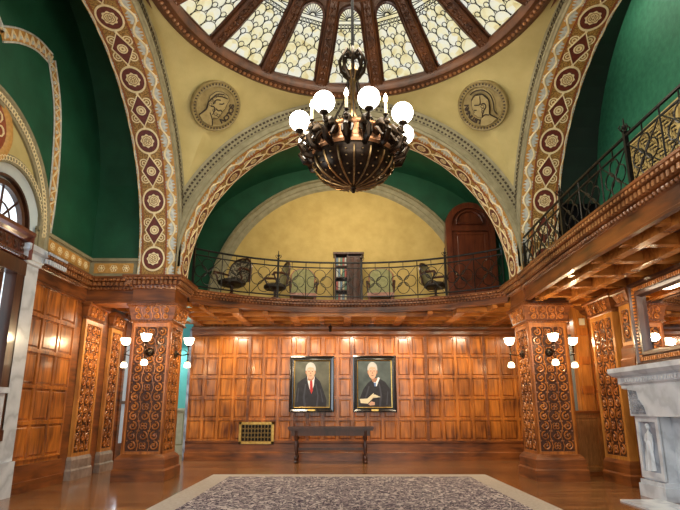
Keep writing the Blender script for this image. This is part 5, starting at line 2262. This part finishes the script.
# ------------------------------------------------------------------ marble fireplace on the right wall
th = thing('marble_fireplace', 'white and grey marble fireplace with a carved figure on the right wall', 'fireplace', (4.7, 0, 0))
FX = 4.36   # front of jambs
for sg in (1, -1):
    mb = MB()
    ya, yb_ = sorted((sg * 1.18, sg * 1.76))
    mb.box((FX, ya, 0.22), (4.73, yb_, 1.14))
    for (a0, a1, b0, b1) in ((ya, ya + 0.07, 0.26, 1.139), (yb_ - 0.07, yb_, 0.26, 1.139), (ya + 0.07, yb_ - 0.07, 0.26, 0.36), (ya + 0.07, yb_ - 0.07, 1.06, 1.139)):
        mb.box((FX - 0.03, a0, b0), (FX + 0.01, a1, b1))
    jb = mb.build('jamb', MARBLE, th)
    mb = MB()
    mb.box((FX - 0.006, ya + 0.07, 0.36), (FX + 0.004, yb_ - 0.07, 1.06))
    mb.build('niche_ground', MARBLEM, jb)
    mb = MB()
    ya, yb_ = sorted((sg * 1.14, sg * 1.80))
    mb.box((FX - 0.07, ya, 0.0), (4.73, yb_, 0.18))
    mb.box((FX - 0.05, ya + 0.02, 0.18), (4.72, yb_ - 0.02, 0.24))
    mb.build('jamb_base', MARBLE, th)
mb = MB()
mb.box((FX - 0.06, -1.82, 1.14), (4.73, 1.82, 1.56))
mb.build('frieze', MARBLE, th)
for sg in (1, -1):
    mb = MB()
    mb.prism(V(FX - 0.06, sg * 1.78, 1.17), -Y * sg, Z, -X, [(0, 0), (0.40, 0), (0.36, 0.1), (0.24, 0.22), (0.20, 0.34), (0, 0.36)], -0.001, 0.008)
    for i in range(5):
        for j in range(5):
            if i * 0.075 + j * 0.06 > 0.36:
                continue
            c = V(FX - 0.07, sg * (1.74 - i * 0.075), 1.21 + j * 0.07)
            mb.tube([c + V(0, 0.026 * math.cos(q * 1.2) * (1 - q * 0.1), 0.026 * math.sin(q * 1.2) * (1 - q * 0.1)) for q in range(8)], 0.007, 4)
            mb.sphere(c + V(0, 0.035, 0.03), 0.012, 5, 4)
    mb.build('frieze_carving', MARBLEG, th)
mb = MB()
sweep(mb, [(4.73, 1.84), (FX - 0.06, 1.84), (FX - 0.06, -1.84), (4.73, -1.84)][::-1], [(0, 1.54), (0.03, 1.56), (0.03, 1.60), (0.06, 1.63), (0.06, 1.72), (0.12, 1.75), (0.16, 1.80), (0.16, 1.86), (0.0, 1.87)][::-1]) if False else None
pth = [(4.73, 1.98), (FX - 0.02, 1.98), (FX - 0.02, -1.98), (4.73, -1.98)]
# orientation: outward normal must point to -X on the long side
sweep(mb, pth, [(0, 1.54), (0.03, 1.56), (0.03, 1.60), (0.06, 1.63), (0.06, 1.72), (0.12, 1.75), (0.16, 1.80), (0.16, 1.87), (-0.5, 1.875)])
dentils(mb, pth[1:3], 0.055, 1.65, 1.70, 0.05, 0.02, 0.075)
mb.box((FX - 0.06, -1.98, 1.80), (4.73, 1.98, 1.87))
mb.build('mantel_shelf', MARBLE, th)
mb = MB()
mb.box((FX + 0.16, -1.18, 0.0), (4.73, 1.18, 1.14))
mb.build('inner_slab', MARBLE, th)
mb = MB()
mb.box((FX + 0.13, -0.62, 0.0), (FX + 0.17, 0.62, 0.86))
mb.build('fire_opening', VOID, th)
# carved female figure in relief
for sg in (1, -1):
    mb = MB()
    yc = sg * 1.47
    fx = FX - 0.015
    def el(dy, z_, ry, rz_, rx=0.022):
        mb.sphere((fx, yc + dy, z_), 1.0, 10, 8, (rx, ry, rz_))
    el(0.0, 0.985, 0.030, 0.042, 0.03)
    el(0.008, 1.01, 0.036, 0.03, 0.03)
    mb.tube([V(fx, yc, 0.95), V(fx, yc, 0.92)], 0.014, 6)
    el(0.0, 0.84, 0.062, 0.095, 0.034)
    mb.tube([V(fx, yc, 0.80), V(fx, yc + 0.01, 0.70), V(fx, yc - 0.005, 0.55), V(fx, yc, 0.38)], [0.045, 0.062, 0.060, 0.078], 8)
    mb.tube([V(fx, yc + 0.06, 0.89), V(fx - 0.01, yc + 0.085, 0.80), V(fx - 0.02, yc + 0.03, 0.74)], [0.018, 0.017, 0.013], 6)
    mb.tube([V(fx, yc - 0.06, 0.89), V(fx - 0.01, yc - 0.088, 0.78), V(fx - 0.01, yc - 0.075, 0.66)], [0.018, 0.016, 0.012], 6)
    for q in range(6):
        dy = (q - 2.5) * 0.024
        mb.tube([V(fx - 0.035, yc + dy * 0.5, 0.74), V(fx - 0.05, yc + dy, 0.56), V(fx - 0.06, yc + dy * 1.15, 0.38)], 0.009, 4)
    mb.build('relief_figure', MARBLE, th, smooth=True)
mb = MB()
mb.box((3.72, -1.6, 0.0), (4.28, 1.28, 0.022))
tag(mb.build('marble_hearth', MARBLE), 'flat white marble hearth slab on the floor before the fireplace', 'hearth')

# overmantel mirror
th = thing('overmantel_mirror', 'large mirror in a beaded dark wood frame above the marble mantel', 'mirror', (4.74, 0, 1.9))
my0, my1, mz0, mz1 = -1.97, 1.97, 1.90, 3.24
mxx = 4.70
mb = MB()
prof_r = [(0, 0.0), (0, 0.12), (0.05, 0.13), (0.07, 0.08), (0.15, 0.08), (0.17, 0.11), (0.22, 0.11), (0.25, 0.03)]
rings = []
for ins, dep in prof_r:
    rings.append([V(mxx - dep, my0 + ins, mz0 + ins), V(mxx - dep, my1 - ins, mz0 + ins), V(mxx - dep, my1 - ins, mz1 - ins), V(mxx - dep, my0 + ins, mz1 - ins)])
for k in range(len(rings) - 1):
    for a in range(4):
        b = (a + 1) % 4
        mb.face([rings[k][a], rings[k][b], rings[k + 1][b], rings[k + 1][a]])
mb.box((mxx, my0, mz0), (4.735, my1, mz1))
mb.build('frame', WOODD, th)
mb = MB()
n_ = 70
for k in range(n_):
    y = my0 + 0.11 + (my1 - my0 - 0.22) * k / (n_ - 1)
    for z_ in (mz0 + 0.11, mz1 - 0.11):
        mb.box((mxx - 0.105, y - 0.014, z_ - 0.03), (mxx - 0.07, y + 0.014, z_ + 0.03))
for k in range(22):
    z_ = mz0 + 0.11 + (mz1 - mz0 - 0.22) * k / 21
    for y in (my0 + 0.11, my1 - 0.11):
        mb.box((mxx - 0.105, y - 0.03, z_ - 0.014), (mxx - 0.07, y + 0.03, z_ + 0.014))
mb.build('frame_beading', WOODC, th)
mb = MB()
mb.face([V(mxx - 0.032, my0 + 0.24, mz0 + 0.24), V(mxx - 0.032, my1 - 0.24, mz0 + 0.24), V(mxx - 0.032, my1 - 0.24, mz1 - 0.24), V(mxx - 0.032, my0 + 0.24, mz1 - 0.24)])
mb.build('mirror_glass', MIRROR, th)

# ------------------------------------------------------------------ gallery furniture
def swivel_chair(label, loc, rz, up_m, back_h=0.62):
    th = thing('swivel_armchair', label, 'chair', (0, 0, 0))
    m = MB()
    m.lathe([(0.0, 0.38), (0.24, 0.38), (0.28, 0.42), (0.28, 0.47), (0.22, 0.51), (0.0, 0.53)], (0, 0, 0), 18)
    m.build('seat', LEATHERD, th, smooth=True)
    m = MB()
    rows = []
    for j in range(9):
        t_ = j / 8
        z_ = 0.50 + back_h * t_
        wd_ = 0.27 * (1 - 0.35 * max(0, t_ - 0.6) / 0.4) if t_ < 1 else 0.13
        yb_ = 0.22 + 0.10 * t_
        rows.append([V(x, yb_ + dy, z_) for x, dy in ((-wd_, -0.04), (-wd_ * 0.5, 0.0), (0, 0.01), (wd_ * 0.5, 0.0), (wd_, -0.04), (wd_, 0.02), (wd_ * 0.5, 0.06), (0, 0.07), (-wd_ * 0.5, 0.06), (-wd_, 0.02))])
    m.grid(rows, closeu=True)
    m.face(rows[-1])
    m.build('backrest', up_m, th, smooth=True)
    m = MB()
    edge = [V(-0.28, 0.20, 0.48)] + [V(-0.28 * (1 - 0.35 * max(0, k / 8 - 0.6) / 0.4) if k < 8 else -0.14, 0.20 + 0.10 * k / 8, 0.50 + back_h * k / 8) for k in range(1, 9)]
    edge2 = [V(-p.x, p.y, p.z) for p in edge[::-1]]
    m.tube(edge + [V(0, 0.30, 0.52 + back_h)] + edge2, 0.026, 6)
    m.build('back_frame', WOODD, th, smooth=True)
    for sx in (-1, 1):
        m = MB()
        m.tube([V(sx * 0.27, 0.24, 0.72), V(sx * 0.33, 0.05, 0.74), V(sx * 0.33, -0.16, 0.72), V(sx * 0.31, -0.20, 0.66)], [0.022, 0.03, 0.032, 0.02], 7)
        m.tube([V(sx * 0.32, -0.15, 0.70), V(sx * 0.29, -0.12, 0.60), V(sx * 0.31, -0.08, 0.52), V(sx * 0.25, -0.05, 0.44)], 0.02, 6)
        m.build('arm', WOODD, th, smooth=True)
    m = MB()
    m.lathe([(0.05, 0.38), (0.035, 0.34), (0.03, 0.22), (0.06, 0.18), (0.06, 0.12), (0.0, 0.10)], (0, 0, 0), 12)
    m.build('column', WOODD, th, smooth=True)
    for k in range(4):
        a = PI / 4 + k * PI / 2
        m = MB()
        e_ = V(math.cos(a), math.sin(a), 0)
        m.tube([e_ * 0.03 + Z * 0.17, e_ * 0.14 + Z * 0.15, e_ * 0.26 + Z * 0.06, e_ * 0.31 + Z * 0.03], [0.032, 0.030, 0.024, 0.028], 7)
        m.build('leg', WOODD, th, smooth=True)
    th.location = loc
    th.rotation_euler = (0, 0, rz)
    return th


ZG = ZT - 0.01
swivel_chair('patterned high-backed swivel armchair at the left end of the back gallery', (-2.75, 5.65, ZG), math.radians(-28), LEATHER, 0.60).scale = (1.18, 1.18, 1.0)
swivel_chair('dark wooden swivel armchair second from left in the back gallery', (-1.78, 6.10, ZG), math.radians(-62), TANF, 0.58)
swivel_chair('sage backed dark swivel armchair in front of the gallery door', (2.14, 5.95, ZG), math.radians(52), TANF, 0.52)


def armchair(label, loc, rz):
    th = thing('upholstered_armchair', label, 'chair', (0, 0, 0))
    m = MB()
    m.box((-0.30, -0.28, 0.32), (0.30, 0.26, 0.46))
    m.build('seat', GREENF, th)
    m = MB()
    pts = [(-0.28, 0.42), (-0.29, 0.90), (-0.22, 1.00), (-0.1, 1.06), (0.1, 1.06), (0.22, 1.00), (0.29, 0.90), (0.28, 0.42)]
    m.prism(V(0, 0.20, 0), X, Z, -Y, pts, -0.06, 0.05)
    m.build('backrest', GREENF, th)
    m = MB()
    m.tube([V(x * 1.05, 0.20, z_) for x, z_ in pts], 0.026, 6, closed=True)
    m.box((-0.33, -0.31, 0.24), (0.33, 0.28, 0.33))
    m.build('frame', PINKW, th)
    for sx in (-1, 1):
        m = MB()
        m.tube([V(sx * 0.31, 0.18, 0.68), V(sx * 0.34, -0.02, 0.66), V(sx * 0.34, -0.22, 0.64), V(sx * 0.32, -0.24, 0.34)], [0.03, 0.035, 0.03, 0.022], 7)
        m.build('arm', WOODD, th, smooth=True)
        for sy in (-1, 1):
            m = MB()
            m.tube([V(sx * 0.28, sy * 0.25, 0.25), V(sx * 0.29, sy * 0.26, 0.0)], [0.03, 0.02], 6)
            m.build('leg', PINKW, th, smooth=True)
    th.location = loc
    th.rotation_euler = (0, 0, rz)
    return th


armchair('sage green armchair with rose wood frame left of the gallery bookcase', (-1.12, 6.55, ZG), math.radians(6))
armchair('sage green armchair with rose wood frame right of the gallery bookcase', (0.86, 6.5, ZG), math.radians(-6))

# bookcase
th = thing('bookcase', 'dark wooden bookcase with open shelves against the ochre gallery wall', 'bookcase', (0.02, 6.8, ZG))
bx0, bx1, by0, by1, bh = -0.32, 0.40, 6.55, 6.95, 1.42
mb = MB()
mb.box((bx0, by1 - 0.02, ZG), (bx1, by1, ZG + bh))
mb.box((bx0, by0, ZG), (bx0 + 0.03, by1, ZG + bh))
mb.box((bx1 - 0.03, by0, ZG), (bx1, by1, ZG + bh))
mb.box((bx0 + 0.32, by0, ZG), (bx0 + 0.35, by1, ZG + bh))
mb.box((bx0, by0 + 0.01, ZG), (bx1, by1, ZG + 0.14))
mb.build('carcass', WOODD, th)
for z_ in (0.46, 0.80, 1.10):
    mb = MB()
    mb.box((bx0 + 0.02, by0 + 0.02, ZG + z_), (bx0 + 0.33, by1 - 0.01, ZG + z_ + 0.025))
    mb.build('shelf', WOODD, th)
mb = MB()
mb.box((bx0 - 0.04, by0 - 0.04, ZG + bh), (bx1 + 0.04, by1, ZG + bh + 0.05))
mb.build('cornice', WOODD, th)
mb = MB()
panels(mb, V(bx0 + 0.35, by0 + 0.015, ZG + 0.16), X, Z, -Y, bx1 - bx0 - 0.38, bh - 0.2, 2, 1, 0.03, 0.012)
mb.build('door', WOODD, th)
bk = MB()
bk.box((0, 0, 0), (0.045, 0.16, 0.22))
cols_ = [((0.10, 0.22, 0.16), 'dark green'), ((0.35, 0.08, 0.06), 'dull red'), ((0.45, 0.45, 0.40), 'pale grey'), ((0.12, 0.20, 0.28), 'slate blue'), ((0.5, 0.42, 0.25), 'buff')]
protob = []
for c_, nm in cols_:
    ob = bk.build('book', flat('book_cover_' + nm.replace(' ', '_'), c_, 0.6))
    protob.append(ob)
tiers = ['bottom', 'second', 'third', 'top']
cnt = 0
for ti, zb_ in enumerate((0.142, 0.487, 0.827, 1.127)):
    order = [0, 1, 2, 3, 4]
    order = order[ti:] + order[:ti]
    for j in range(5):
        ci = order[j]
        if ti == 0:
            ob = protob[ci]
        else:
            ob = protob[ci].copy()
            COL.objects.link(ob)
        ob.location = (bx0 + 0.045 + j * 0.054, by0 + 0.05, ZG + zb_)
        tag(ob, '%s book, %s on the %s shelf of the gallery bookcase' % (cols_[ci][1], ('leftmost', 'second from left', 'in the middle', 'second from right', 'rightmost')[j], tiers[ti]), 'book', 'books in the gallery bookcase')

# small blue jug near the door
mb = MB()
mb.lathe([(0.0, 0.0), (0.06, 0.0), (0.09, 0.06), (0.08, 0.13), (0.04, 0.17), (0.05, 0.20)], (2.98, 5.75, ZG), 14)
tag(mb.build('blue_vase', flat('blue_glaze', (0.05, 0.14, 0.32), 0.2), smooth=True), 'small blue vase on the gallery floor before the arched door', 'vase')

# small dark track spot under the gallery ceiling
th = thing('ceiling_spotlight', 'small black spotlight hanging under the coffered ceiling above the portraits', 'spotlight', (-0.42, 6.3, 3.27))
mb = MB()
mb.tube([(-0.42, 6.3, 3.28), (-0.42, 6.3, 3.19)], 0.012, 6)
mb.build('stem', BLACK, th)
mb = MB()
mb.tube([(-0.42, 6.25, 3.19), (-0.42, 6.37, 3.12)], 0.045, 10)
mb.build('spot_head', BLACK, th)
